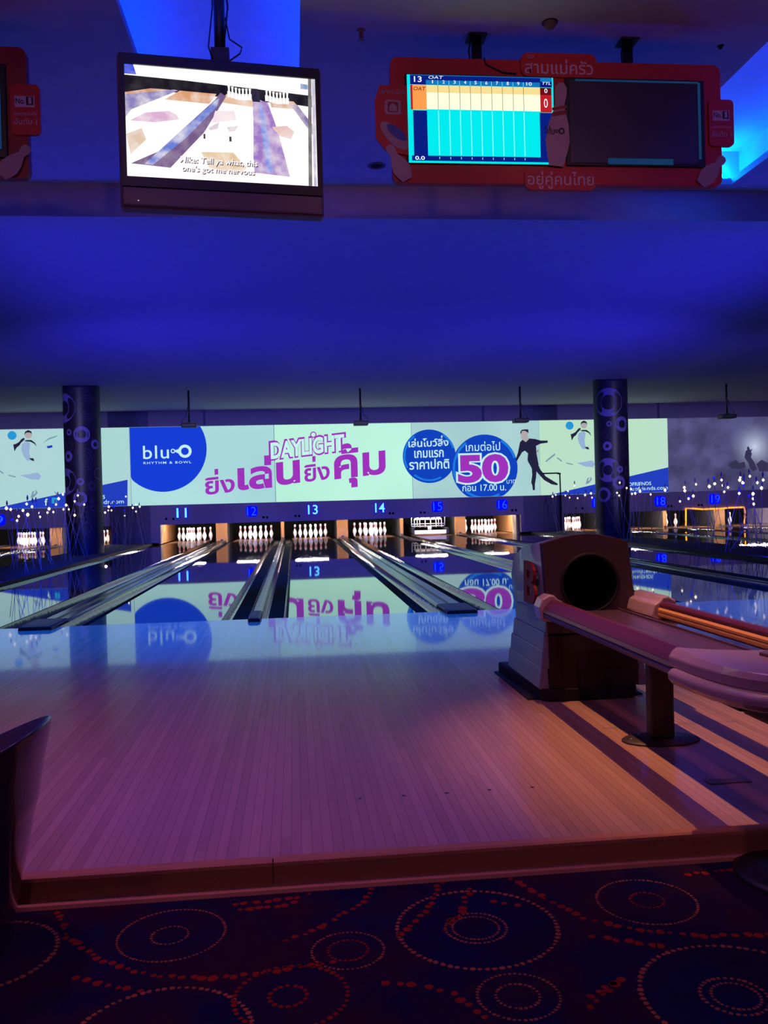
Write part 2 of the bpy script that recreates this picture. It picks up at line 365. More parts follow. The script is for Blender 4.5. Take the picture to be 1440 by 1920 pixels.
# ------------------------------------------------------------------ lanes, gutters, divisions
WORD = dict(zip(range(9, 21), 'nine ten eleven twelve thirteen fourteen fifteen sixteen seventeen eighteen nineteen twenty'.split()))
LL = sorted(LANES)
edges = {}
for a, b in zip(LL, LL[1:]):
    xa, xb = LANES[a]+HW, LANES[b]-HW; gap = xb-xa
    dw = .085 if gap < .6 else (gap-.47 if gap < 1.2 else gap-.47)
    edges[(a, b)] = (xa, (xa+xb)/2-dw/2, (xa+xb)/2+dw/2, xb)
def gutter(x0, x1, parent):
    prof = []
    for i in range(13):
        t = i/12; prof.append((x0+(x1-x0)*t, -.006-.088*math.sin(PI*t)**.55))
    mb = MB().sweep(prof, lambda p, y: (p[0], y, p[1]), [0, 2, 5, 8, 11, 14, 17, 19.3])
    return mb.build('gutter', M_GUT, parent)
for n in LL:
    X = LANES[n]
    t = thing('bowling_lane', f'long glossy bowling lane reflecting the hall, leading to the pin deck of lane {WORD[n]}', 'bowling lane', (X, 0, 0), 'bowling lanes')
    MB().box(X-HW, X+HW, 0.001, 19.3, -.1, 0).build('lane_bed', M_LANE, t)
    for (a, b), (e0, e1, e2, e3) in edges.items():
        if a == n: gutter(e0, e1, t)
        if b == n: gutter(e2, e3, t)
    if n == 9: gutter(X-HW-.235, X-HW, t)
    if n == 20: gutter(X+HW, X+HW+.235, t)
struct(MB().box(XL, LANES[9]-HW-.235, 0, 19.3, -.06, .0), 'floor_edge_left', [M_PLAT]); struct(MB().box(LANES[20]+HW+.235, XR, 0, 19.3, -.06, 0), 'floor_edge_right', [M_PLAT])
struct(MB().box(XL, XR, -4.98, YE, -.12, -.071), 'floor_slab', [M_DARK])
for (a, b), (e0, e1, e2, e3) in edges.items():
    w = e2-e1; c = (e1+e2)/2
    if w > .8:
        mb = MB().box(e1, e2, 0, YM-.01, -.06, .05, 1).box(e1+.012, e2-.012, .012, YM-.01, .049, .054, 0)
        side = 'left' if c < 0 else 'right'
        tag(mb.build('aisle_platform', [M_PLAT, M_PLATS]), f'raised dark carpeted aisle platform around the {side} pillar, between lanes {WORD[a]} and {WORD[b]}', 'platform', 'carpeted aisle platforms')
        continue
    t = thing('lane_divider', f'dark capped divider strip between the gutters of lanes {WORD[a]} and {WORD[b]}', 'lane divider', (c, 0, 0), 'lane dividers')
    h = .012
    prof = [(-w/2, -.1), (-w/2, -.004), (-w/2+.015, h-.004), (-w/2+.035, h), (w/2-.035, h), (w/2-.015, h-.004), (w/2, -.004), (w/2, -.1)]
    MB().sweep(prof, lambda p, y: (c+p[0], y, p[1]), (0.05, 6, 12, 17.6), closed=True, caps=True, smooth=False).build('capping_strip', M_DIV, t)
    if w > .15: MB().box(c-.006, c+.006, .1, 17.6, h, h+.012).build('centre_rib', M_DIV, t)
    cw = (w+.02)/2
    pr = [(-cw, .0), (-cw, .024), (-cw+.02, .034), (cw-.02, .034), (cw, .024), (cw, .0)]
    mb = MB(); mb.sweep(pr, lambda p, y: (c+p[0]*(1 if y > -.1 else .93), y, p[1]*(1 if y > -.1 else .9)), (-.19, -.08, .16, .3), closed=True, caps=True, smooth=False)
    mb.build('end_cap', M_CAP, t, bevel=.004)

# ------------------------------------------------------------------ pin decks
pprof = [(0, 0), (.026, 0), (.0258, .004), (.034, .035), (.045, .06), (.0563, .095), (.0605, .1143), (.0585, .14), (.049, .17), (.039, .195), (.0315, .215), (.026, .235), (.0238, .25), (.0232, .255), (.0234, .262), (.0245, .275), (.0260, .290), (.0268, .297), (.0285, .315), (.0315, .335), (.0323, .345), (.029, .363), (.018, .376), (0, .381)]
pin_mesh = None
PINPOS = [('head pin at the very front', 0, 0), ('second row, left', -1, 1), ('second row, right', 1, 1), ('third row, left', -2, 2), ('third row, middle', 0, 2), ('third row, right', 2, 2),
          ('back row, far left', -3, 3), ('back row, left of centre', -1, 3), ('back row, right of centre', 1, 3), ('back row, far right', 3, 3)]
SETS = {9: range(10), 10: range(10), 11: range(10), 12: range(10), 13: range(10), 14: range(10), 16: range(10), 17: range(10), 18: (4,), 19: (6, 7, 8), 20: (6, 7, 8)}
pin0 = None
for n, idx in SETS.items():
    full = len(list(idx)) == 10
    for k in idx:
        nm, dx, dy = PINPOS[k]
        if pin0 is None:
            mb = MB().lathe(pprof, 18, matf=lambda i: 1 if i in (11, 12, 15, 16) else 0)
            pin0 = o = mb.build('bowling_pin', [M_PINW, M_PINR])
        else:
            o = pin0.copy(); COL.objects.link(o)
        o.location = (LANES[n]+dx*.1524, 18.29+dy*.264, 0)
        tag(o, f'white bowling pin with red neck bands on lane {WORD[n]}, {nm}' if full else f'white bowling pin left standing on lane {WORD[n]}, {nm}', 'bowling pin', f'pins on lane {WORD[n]}')
M_PLIGHT = emis('pin_lamp_white', (255, 238, 226), 420)
for n in LL:
    X = LANES[n]
    t = thing('pin_deck_light', f'white strip lamp hidden under the fascia over the pin deck of lane {WORD[n]}', 'lamp', (X, 17.45, .62), 'pin deck lamps')
    MB().slab([(X-.46, 17.40, .590), (X+.46, 17.40, .590), (X+.46, 17.47, .625), (X-.46, 17.47, .625)], (0, -.004, .008)).build('lamp_panel', M_PLIGHT, t)
    MB().box(X-.5, X+.5, 17.36, 17.5, .64, .955).box(X-.5, X+.5, 17.355, 17.375, .594, .65).build('lamp_housing', M_BLACK, t)  # lower front lip added to keep lamp glare off lanes and gutters
# plywood kickbacks between the pin decks
def kick(x0, x1, label, edge=None):
    t = thing('kickback_panel', label, 'partition', ((x0+x1)/2, 17.75, 0), 'plywood partitions between pin decks')
    MB().box(x0, x1, 17.7, 19.9, -.05, .93).build('panel', M_PLATS, t)
    MB().box(x0-.006, x1+.006, 17.66, 17.71, -.04, .93).build('face_board', M_KICK, t)
    MB().box((x0+x1)/2-.035, (x0+x1)/2+.035, 17.645, 17.66, .0, .05).build('foot_bracket', M_DIV, t)
for (a, b), (e0, e1, e2, e3) in edges.items():
    c = (e1+e2)/2; w = e2-e1
    if w > .8: continue
    ww = .30 if w > .15 else .08
    kick(c-ww/2, c+ww/2, f'brown plywood partition between the pin decks of lanes {WORD[a]} and {WORD[b]}')
for x0, x1, lab, ex in ((-3.46, -3.26, 'brown plywood end partition with pale edge, left of the pins of lane eleven', -3.19), (6.62, 6.80, 'brown plywood end partition with cream edge, right of the pins of lane sixteen', 6.58),
                        (-4.66, -4.42, 'brown plywood end partition right of the pins of lane ten', -4.45), (7.9, 8.0, 'brown plywood end partition left of the pins of lane seventeen', 7.98)):
    t = thing('kickback_panel', lab, 'partition', ((x0+x1)/2, 17.3, 0), 'plywood partitions between pin decks')
    MB().box(x0, x1, 17.0, 19.9, .002, .93).build('panel', M_KICK, t)
    if 'edge,' in lab:
        e0 = x1-.02 if x0 < 0 else x0-.02
        MB().box(e0-.005 if x0 < 0 else e0-.10, e0+.045 if x0 < 0 else e0+.015, 16.55, 17.0, 0, .62).build('edge_post', M_KEDGE, t)
# pinsetter lowered over lane 15
X = LANES[15]
t = thing('pinsetter', 'grey pinsetting machine lowered over lane fifteen with its pale sweep board down', 'pinsetter', (X, 17.6, 0))
MB().box(X-.46, X+.46, 17.5, 17.53, .03, .135).build('sweep_board', mat('sweep_white', (205, 205, 205), .5, bump=(80, .3)), t)
MB().box(X-.53, X-.465, 17.5, 18.2, .04, .2).box(X+.465, X+.53, 17.5, 18.2, .04, .2).build('sweep_arm', M_BLACK, t)
mb = MB()
for z in (.235, .30): mb.box(X-.5, X+.5, 17.9, 17.94, z, z+.022)
for dx in (-.5, -.33, .30, .48): mb.box(X+dx, X+dx+.02, 17.9, 17.93, .235, .50)
mb.build('setting_frame', M_METAL, t)
MB().box(X-.46, X+.46, 18.0, 18.9, .2, .235).build('setting_table', M_BLACK, t)
mb = MB()
for i in range(5): mb.box(X-.38+i*.16, X-.27+i*.16, 17.92, 18.3, .43, .50)
for i in range(6): mb.tube([(X-.4+i*.16, 17.95, .2), (X-.4+i*.16, 17.95, .46)], .012)
mb.build('gripper', mat('gripper_grey', (150, 152, 150), .5), t)
MB().box(X-.05, X+.04, 17.52, 17.6, .135, .26).build('sweep_drive', M_METAL, t)
MB().lathe([(0, 0), (.05, 0), (.05, .1), (.03, .12), (0, .12)], 12, (X-.02, 17.55, .13)).build('motor', mat('motor_grey', (190, 190, 195), .4), t)

# ------------------------------------------------------------------ lane number lamps
M_CY = emis('neon_cyan', (120, 226, 255), 1.25); M_BLU = emis('neon_blue', (0, 8, 255), 1.15); M_BLU2 = emis('neon_mid_blue', (40, 84, 255), 1.2)
YN = YM-.03
NUMS = {9: (-2, 975), 11: (341, 961.5), 12: (472, 958.5), 13: (586.5, 955.5), 14: (712, 952), 15: (820, 949.5), 16: (941.5, 946), 17: (1120, 942), 18: (1238, 939.5), 19: (1340, 935.5)}
for n, (x, y) in NUMS.items():
    c = at(x, y, YN); lit = n in (11, 13, 14)
    t = thing('lane_number_lamp', (f'glowing pale cyan lane number {WORD[n]} on the fascia' if lit else f'hazy deep blue glowing lane number {WORD[n]} on the fascia'), 'lane number', (c.x, YN, c.z), 'lane number lamps')
    hw, hh = (.13, .125) if lit else (.15, .14)
    mb = MB()
    if lit:
        letters(mb, str(n), (c.x-hw-.015, YN-.012, c.z-hh-.012), (c.x+hw+.015, YN-.012, c.z-hh-.012), (0, 0, 2*hh+.024), off=.035)
    else:
        mb.slab(wallp(rrect(c.x-hw, c.x+hw, c.z-hh, c.z+hh, .07), YM), (0, -.045, 0))
    o = mb.build('glow_halo', M_BLU, t)  # blue halo of the neon, built as a glowing shape
    if lit:
        sd_ = o.modifiers.new('thick', 'SOLIDIFY'); sd_.thickness = .08; sd_.offset = 0
    mb = MB(); s = 1 if lit else .8
    letters(mb, str(n), (c.x-hw*s, YN-.055, c.z-hh*s), (c.x+hw*s, YN-.055, c.z-hh*s), (0, 0, 2*hh*s), off=.008 if lit else -.012)
    mb.build('digit_tube', M_CY if lit else M_BLU2, t)

# ------------------------------------------------------------------ projection screens over the fascia
YS = YM+.02
def screen_mat(name, c1, c2, s=1.0, vec=(.05, 0, .35)):
    m = bpy.data.materials.new(name); m.use_nodes = True; nt = m.node_tree; nt.nodes.clear(); N = nt.nodes; L = nt.links
    e = N.new('ShaderNodeEmission'); o = N.new('ShaderNodeOutputMaterial'); L.new(e.outputs[0], o.inputs[0]); e.inputs[1].default_value = s
    tc = N.new('ShaderNodeTexCoord'); n = N.new('ShaderNodeTexNoise'); n.inputs['Scale'].default_value = .45; n.inputs['Detail'].default_value = 1
    L.new(tc.outputs['Object'], n.inputs['Vector'])
    mx = N.new('ShaderNodeMix'); mx.data_type = 'RGBA'; mx.inputs[6].default_value = (*lin(c1), 1); mx.inputs[7].default_value = (*lin(c2), 1)
    mr = N.new('ShaderNodeMapRange'); mr.inputs[1].default_value = .3; mr.inputs[2].default_value = .7; L.new(n.outputs['Fac'], mr.inputs[0]); L.new(mr.outputs[0], mx.inputs[0]); L.new(mx.outputs[2], e.inputs[0])
    return m
def scr(x0, x1, label, m):
    t = thing('projection_screen', label, 'projection screen', ((x0+x1)/2, YS+.02, ZS0), 'advert screens above the pin decks')
    MB().box(x0+.008, x1-.008, YS, YS+.04, ZS0, ZS1).build('screen_surface', m, t)
    return t
XS = [-7.57, -3.893, -.135, 3.555, 7.10, 10.77, 14.45]
ZT, ZB = ZS1, ZS0
M_SBLUE = emis('screen_blue', (22, 62, 214), 1); M_SW = emis('screen_white', (196, 238, 240), 1); M_SPUR = emis('screen_purple', (158, 50, 186), 1)
M_SPALE = emis('screen_pale_blue', (150, 176, 214), 1); M_SDK = emis('screen_dark_figure', (34, 34, 62), 1); M_SSKIN = emis('screen_skin', (176, 168, 170), 1)
M_SBALL = emis('screen_ball', (40, 150, 214), 1); M_SBALLD = emis('screen_ball_deep', (16, 66, 190), 1); M_SBALLC = emis('screen_ball_cyan', (30, 120, 224), 1)
M_SWEDGE = emis('screen_wedge_blue', (34, 62, 190), 1); M_SGREY = emis('screen_grey', (120, 150, 170), 1)
Y1, Y2, Y3, Y4 = YS-.004, YS-.008, YS-.012, YS-.016
def clip(pts, x0, x1, z0=ZS0, z1=ZS1): return [(min(max(x, x0), x1), min(max(z, z0), z1)) for x, z in pts]
# screen with the blue roundel
sb = scr(XS[1], XS[2], 'bright screen with white blu-O logo on a blue disc, above lanes eleven and twelve', screen_mat('screen_pale', (166, 214, 218), (176, 224, 224)))
c = at(305, 841, Y1); R = (at(387.5, 841, Y1)-c).length
MB().poly(wallp(clip(circ(c.x, c.z, R, 72), XS[1]+.01, 99, ZS0, ZS1-.003), Y1)).build('blue_disc', M_SBLUE, sb)
mb = MB(); lpx(mb, 'blu', (268.5, 861), (317, 859.5), 25, Y2, off=.004, spacing=1.1)
c = at(324.3, 845.7, Y2); k = (at(325.3, 845.7, Y2)-c).length
ringmb(mb, c.x, c.z, 2.4*k, 4.3*k, Y2); c2 = at(346.7, 846, Y2); ringmb(mb, c2.x, c2.z, 7.2*k, 12.6*k, Y2)
mb.poly([(c.x+3.6*k, Y2, c.z+1.4*k), (c.x+3.6*k, Y2, c.z-1.4*k), (c2.x-11*k, Y2, c2.z-4.6*k), (c2.x-11*k, Y2, c2.z+4.6*k)])
mb.build('logo_lettering', M_SW, sb)
mb = MB(); lpx(mb, 'RHYTHM & BOWL', (269, 870.5), (359, 868.5), 4.4, Y2, off=.012, spacing=1.25); mb.build('small_lettering', M_SW, sb)
mb = MB(); lpx(mb, 'ยิ่ง', (385, 928.5), (440.5, 922.5), 47, Y2, off=.022); lpx(mb, 'เล่', (446, 920), (510.5, 915), 62, Y2, off=.032)
mb.build('slogan_lettering', M_SPUR, sb)
# DAYLIGHT screen
sc = scr(XS[2], XS[3], 'brightest mint-white screen reading DAYLiGHT above purple Thai slogan, above lane thirteen', screen_mat('screen_mint', (182, 238, 216), (190, 246, 226)))
mb = MB(); lpx(mb, 'น', (518.5, 911.5), (563, 905.5), 44, Y2, off=.032); lpx(mb, 'ยิ่ง', (571, 904.5), (618.5, 898.5), 47, Y2, off=.022); lpx(mb, 'คุ้ม', (627.5, 918), (724, 906.5), 84, Y2, off=.03)
mb.build('slogan_lettering', M_SPUR, sc)
mb = MB(); lpx(mb, 'DAYLIGHT', (504.5, 865), (649.5, 847.5), 38.5, Y2, off=.075); k = .009
c = at(587.5, 815, Y2); mb.poly(wallp(circ(c.x, c.z, .085, 20), Y2)); mb.build('title_outline', M_SPUR, sc)
mb = MB(); lpx(mb, 'DAYLIGHT', (508, 861.5), (646, 844.5), 31.5, Y3, off=.035)
mb.poly(wallp(circ(c.x, c.z, .057, 20), Y3)); mb.build('title_lettering', emis('screen_mint_white', (196, 244, 236), 1), sc)
# price screen
sd = scr(XS[3], XS[4], 'screen showing two blue balls, a purple 50 and a leaning man, above lane fifteen', screen_mat('screen_grey_blue', (160, 200, 206), (178, 216, 214)))
def ball(name, x, y, r, lay, base, par, zmax=None):
    c = at(x, y, lay); R = (at(x+r, y, lay)-c).length
    MB().poly(wallp(clip(circ(c.x, c.z, R, 64), -99, 99, ZS0+.004, ZS1-.004), lay)).build(name, base, par)
    mb = MB()
    for a0, a1, q in ((2.2, 3.6, .9), (.3, 1.0, .92), (4.0, 5.2, .86)):
        a = circ(c.x, c.z, R*q, 20, a0, a1, True); b = circ(c.x, c.z, R*(q+.07), 20, a0, a1, True)
        b = clip(b, -99, 99, ZS0+.004, ZS1); a = clip(a, -99, 99, ZS0+.004, ZS1)
        MB().add(wallp(a+b, lay-.002), [(i, i+1, 20+i+1, 20+i) for i in range(19)]).build('ball_highlight', M_SBALLC, par)
ball('printed_ball', 805, 855.5, 49.5, Y1, M_SBALLD, sd)
ball('printed_ball', 909, 877.5, 61.5, Y2, M_SBALLD, sd)
for w_, p_, q_, h_, o_ in (('เล่นโบว์ลิ่ง', (766, 839), (841, 836), 20, .018), ('เกมแรก', (777, 859), (832, 857), 14, .018), ('ราคาปกติ', (767.5, 881), (842.5, 878.5), 19, .018),
                          ('เกมต่อไป', (873.5, 846.5), (938, 844.5), 18, .005), ('ก่อน 17.00 น.', (867, 921.5), (949, 919.5), 15, .008), ('บาท', (950, 907), (967, 906), 7, 0)):
    mb = MB(); lpx(mb, w_, p_, q_, h_, Y3, off=o_); mb.build('offer_lettering', M_SW, sd)
mb = MB(); lpx(mb, '50', (855.5, 910), (957.5, 907), 60.5, Y3, off=.085); mb.build('price_outline', M_SW, sd)
mb = MB(); lpx(mb, '50', (859, 906.5), (954, 903.5), 53.5, Y4, off=.045); mb.build('price_lettering', M_SPUR, sd)
YP = Y3
man = MB()
man.poly(px([(975, 829), (980, 824), (991, 822), (1003, 823), (1014, 826), (1027, 826), (1027, 830), (1013, 832), (1005, 836), (1006, 850), (1009, 866), (1010, 872), (1002, 871), (991, 868), (989, 862), (990, 850), (984, 845), (979, 848), (973, 858), (969, 865), (967, 861), (971, 849)], YP), 0)
man.poly(px([(991, 867), (1009, 871), (1013, 880), (1023, 893), (1036, 901), (1046, 907), (1045, 910), (1034, 908), (1020, 900), (1010, 889), (1006, 884), (1005, 896), (1003, 908), (1003, 919), (999, 919), (998, 910), (996, 905), (998, 890), (997, 878)], YP), 0)
man.poly(px([(977, 822), (985, 827), (991, 822), (989, 816), (991, 810), (986, 805), (979, 806), (977, 813)], YP-.001), 1)
man.poly(px([(976, 815), (979, 808), (985, 808), (991, 812), (990.5, 805), (984, 805), (978, 806), (975.5, 810)], YP-.002), 0)
man.poly(px([(979, 824), (986, 829), (992, 823), (989, 821)], YP-.001), 1)
man.poly(px([(1004, 852), (1009, 842), (1009.5, 845)], YP-.001), 2)
man.build('printed_man', [M_SDK, M_SSKIN, emis('screen_red', (170, 40, 60), 1)], sd)
# the two screens with the drifting woman
def woman_screen(x0, x1, label, dx, dz, m):
    t = scr(x0, x1, label, m)
    off = Vector((dx, 0, dz))
    def P(pts, Y): return [tuple(at(x, y, Y)+off) for x, y in pts]
    cl = lambda pts: [(min(max(p[0], x0+.01), x1-.01), p[1], min(max(p[2], ZS0+.003), ZS1-.003)) for p in pts]
    MB().poly(cl(P([(1030, 929), (1120, 907), (1258, 876), (1258, 932), (1100, 934)], Y1))).build('blue_wedge', M_SWEDGE, t)
    c = at(1068, 798, Y1)+off; MB().poly(wallp(circ(c.x, c.z, .112, 28), Y1)).build('printed_ball', M_SBALL, t)
    b = MB()
    b.poly(P([(1089, 799), (1089, 793), (1094, 789), (1100, 791), (1101, 798), (1098, 803), (1092, 803)], Y1), 1)
    b.poly(P([(1088, 797), (1090, 791), (1095, 788.5), (1100, 791), (1101, 796), (1098, 793), (1092, 793)], Y2), 0)
    b.poly(P([(1070, 814), (1074, 813), (1079, 810), (1084, 804), (1088, 802), (1089, 805), (1083, 811), (1080, 816), (1076, 819), (1072, 826)], Y2), 0)
    b.poly(P([(1087, 808), (1092, 806), (1100, 806), (1106, 811), (1109, 818), (1104, 812), (1098, 809)], Y2), 0)
    b.poly(P([(1085, 812), (1094, 808), (1098, 812), (1096, 826), (1098, 838), (1104, 842), (1092, 842), (1086, 832), (1083, 822)], Y1), 2)
    MB().poly(P([(1081, 868), (1096, 866), (1110, 863), (1116, 870), (1112, 876), (1098, 875)], Y1)).build('printed_skirt', M_SPALE, t)
    b.poly(P([(1096, 838), (1103, 838), (1105, 843), (1100, 842)], Y2), 0)
    MB().poly(P([(1125, 817), (1134, 815), (1135, 819), (1127, 821)], Y2)).build('printed_shoe', M_SWEDGE, t)
    for a in (((1022, 865), (1040, 850), (1041, 853), (1025, 866)), ((1045, 857), (1054, 864), (1053, 866), (1044, 859)), ((1062, 867), (1074, 870), (1074, 872), (1062, 869)),
              ((1118, 812), (1128, 803), (1142, 798), (1142, 800), (1129, 805)), ((1098, 908), (1101, 897), (1105, 895), (1102, 902), (1106, 900), (1107, 893), (1110, 899), (1104, 906)),
              ((1136, 895), (1142, 900), (1146, 902), (1140, 902))):
        MB().poly(P(a, Y1)).build('printed_streak', M_SGREY, t)
    b.build('printed_woman', [M_SDK, M_SSKIN, M_SPALE, M_SGREY], t)
    for s, a, b_, h, o in (('OFRIENDS', (1178, 911.5), (1221, 909.5), 6.8, .01), ('bluofriends.com', (1176, 920.5), (1252, 917.5), 7.4, .004)):
        q0 = at(*a, Y2)+off; q1 = at(*b_, Y2)+off; mb = MB(); letters(mb, s, q0, q1, (0, 0, h*.0143), off=o); mb.build('web_lettering', M_SW, t)
    if dx < 0: mb = MB(); lpx(mb, 'f', (84, 948), (89.5, 947.8), 13, Y2, off=.02); mb.build('badge_letter', M_SW, t)
    if dx < 0: MB().poly(px([(97, 933), (107, 933), (107, 944), (97, 944)], Y2)).build('blue_badge', M_SBALL, t)
    return t
se = woman_screen(XS[4], XS[5], 'yellow-green tinted screen with drifting woman and blue wedge, behind the right pillar', 0, 0, screen_mat('screen_lime', (184, 226, 192), (188, 222, 208)))
dxa = at(22.5, 815, Y1)-at(1068, 798, Y1)
sa = woman_screen(XS[0], XS[1], 'pale screen with drifting woman and blue wedge, behind the left pillar', dxa.x, dxa.z-.02, screen_mat('screen_ice', (168, 214, 210), (176, 210, 216)))
# dim film screen
def film_mat():
    m = bpy.data.materials.new('film_picture'); m.use_nodes = True; nt = m.node_tree; nt.nodes.clear(); N = nt.nodes; L = nt.links
    e = N.new('ShaderNodeEmission'); o = N.new('ShaderNodeOutputMaterial'); L.new(e.outputs[0], o.inputs[0])
    tc = N.new('ShaderNodeTexCoord'); n = N.new('ShaderNodeTexNoise'); n.inputs['Scale'].default_value = 1.6; n.inputs['Detail'].default_value = 7; L.new(tc.outputs['Object'], n.inputs['Vector'])
    r = N.new('ShaderNodeValToRGB'); r.color_ramp.elements[0].position = .3; r.color_ramp.elements[0].color = (*lin((56, 50, 84)), 1)
    r.color_ramp.elements[1].position = .72; r.color_ramp.elements[1].color = (*lin((92, 90, 140)), 1); L.new(n.outputs['Fac'], r.inputs[0])
    c = at(1415, 838, YS)
    vd = N.new('ShaderNodeVectorMath'); vd.operation = 'DISTANCE'; L.new(tc.outputs['Object'], vd.inputs[0]); vd.inputs[1].default_value = c
    mr = N.new('ShaderNodeMapRange'); mr.inputs[1].default_value = .85; mr.inputs[2].default_value = .03; L.new(vd.outputs['Value'], mr.inputs[0])
    pw = N.new('ShaderNodeMath'); pw.operation = 'POWER'; pw.inputs[1].default_value = 2.2; L.new(mr.outputs[0], pw.inputs[0])
    mx = N.new('ShaderNodeMix'); mx.data_type = 'RGBA'; mx.inputs[7].default_value = (*lin((190, 200, 226)), 1); L.new(pw.outputs[0], mx.inputs[0]); L.new(r.outputs[0], mx.inputs[6])
    L.new(mx.outputs[2], e.inputs[0]); return m
sf = scr(XS[5], XS[6], 'dim grey-violet screen with a murky film scene and pale glow, at far right', film_mat())
b = MB()
b.poly(px([(1398, 846), (1402, 842), (1406, 846), (1410, 850), (1408, 858), (1414, 866), (1420, 880), (1412, 884), (1406, 878), (1403, 868), (1396, 858)], Y1))
b.poly(px([(1365, 872), (1372, 866), (1380, 862), (1386, 868), (1396, 866), (1398, 876), (1388, 880), (1372, 878)], Y1))
b.poly(px([(1400, 840), (1403, 836), (1407, 844), (1411, 841), (1408, 848), (1403, 846)], Y1))
b.poly(px([(1418, 870), (1428, 862), (1440, 868), (1440, 884), (1424, 884)], Y1))
b.build('film_figures', emis('film_dark', (54, 50, 84), 1), sf)

# ------------------------------------------------------------------ projectors under the stepped ceiling
for i, (x, y, xr, yr, wpx) in enumerate(((355, 798, 355, 720, 27), (676.5, 794, 674, 715, 27), (976, 789, 974, 712, 28), (1363, 781, 1360, 708, 30))):
    Yp = 12.2; c = at(x, y, Yp); tp = at(xr, yr, Yp); w = wpx*.0119/2
    lab = ('black projector on a rod, over the blue disc at left', 'black projector on a rod, over the DAYLiGHT screen', 'black projector on a rod, over the price screen beside the man', 'black projector on a rod, in front of the dim film screen')[i]
    t = thing('ceiling_projector', lab, 'projector', (c.x, Yp, ZR), 'ceiling projectors')
    MB().box(c.x-w, c.x+w, Yp-.13, Yp+.13, c.z-.045, c.z+.045).build('projector_body', M_BLACK, t, bevel=.015)
    MB().lathe([(0, 0), (.035, 0), (.04, .03), (.03, .035), (0, .03)], 14, (c.x+.06, Yp+.13, c.z), axis='y').build('lens', M_BLACKG, t)
    rm = MB().tube([(c.x, Yp, c.z+.045), (c.x, Yp, ZR)], .022, 10)
    rm.box(c.x-.06, c.x+.06, Yp-.06, Yp+.06, c.z+.04, c.z+.07); rm.build('mounting_rod', M_BLACK, t)
    s = -1 if i == 0 else 1
    MB().tube([(c.x+s*.02, Yp-.03, c.z+.4), (c.x+s*.06, Yp-.04, c.z+.2), (c.x+s*.14, Yp-.04, c.z+.13), (c.x+s*.15, Yp-.03, c.z+.04)], .006, 6).build('cable', M_BLACK, t)

# ------------------------------------------------------------------ pillars
def pillar(name, X, motifs):
    Yc, Rr = 11.35, .368
    mb = MB().lathe([(Rr, .05), (Rr, ZR)], 48, (X, Yc, 0))
    o = struct(mb, name, [M_PILL])
    p = MB()
    def onp(u, z, lift): a = -PI/2+u/Rr; return (X+(Rr+lift)*math.cos(a), Yc+(Rr+lift)*math.sin(a), z)
    for i, (kind, u, z, r0, r1) in enumerate(motifs):
        mi = 0 if kind == 's' else 1; n = 44; lift = .0015+.00002*i
        vs = [onp(u+r*math.cos(2*PI*k/n), z+r*math.sin(2*PI*k/n), lift) for r in (r0, r1) for k in range(n)]
        p.add(vs, [(k, (k+1) % n, n+(k+1) % n, n+k) for k in range(n)], mi)
    p.build('ring_print', [M_PILL2, M_PILL3], o)
def link(u0, z0, u1, z1): return []
zt = lambda y, x: at(x, y, 11.0).z
big = [('s', -.34, 3.05, .15, .30), ('s', .07, 2.50, .085, .165), ('s', -.20, 2.55, .03, .065), ('s', -.24, 2.06, .045, .11), ('s', -.33, 1.55, .12, .27), ('s', .02, 1.54, .03, .075), ('s', 0, 1.19, .08, .145),
       ('t', .20, 3.05, .13, .137), ('t', .20, 3.05, .19, .198), ('t', .20, 3.05, .24, .247), ('t', .10, 1.99, .10, .106), ('t', .10, 1.99, .16, .166), ('t', .10, 1.99, .215, .222), ('t', .10, 1.99, .06, .066),
       ('t', .25, 1.45, .05, .062), ('t', .25, 1.45, .085, .094), ('t', .24, 1.14, .03, .04), ('t', .26, 1.0, .05, .06), ('t', -.22, 2.27, .06, .066), ('t', -.22, 2.27, .10, .106),
       ('t', .1, .6, .1, .11), ('t', -.15, .8, .08, .09), ('s', .35, 2.3, .05, .1), ('t', .42, 1.7, .1, .12)]
big2 = [('s', -.18, 3.0, .16, .31), ('s', .12, 2.52, .085, .165), ('s', -.17, 2.53, .03, .06), ('s', -.22, 2.05, .04, .10), ('s', -.22, 1.53, .11, .26), ('s', .04, 1.54, .03, .075), ('s', .02, 1.25, .075, .145),
        ('t', .3, 2.0, .12, .127), ('t', .3, 2.0, .18, .187), ('t', .3, 2.0, .24, .247), ('t', .27, 1.5, .05, .06), ('t', .27, 1.5, .1, .11), ('s', -.33, 1.0, .10, .16), ('t', -.05, .86, .06, .07), ('t', -.05, .86, .11, .118),
        ('t', -.26, 2.3, .06, .067), ('s', .5, 2.9, .1, .2), ('s', .55, 1.3, .08, .16), ('t', .32, 3.1, .1, .11), ('t', .32, 3.1, .16, .167)]
pillar('pillar_left', -3.978, big); pillar('pillar_right', 7.345, big2)

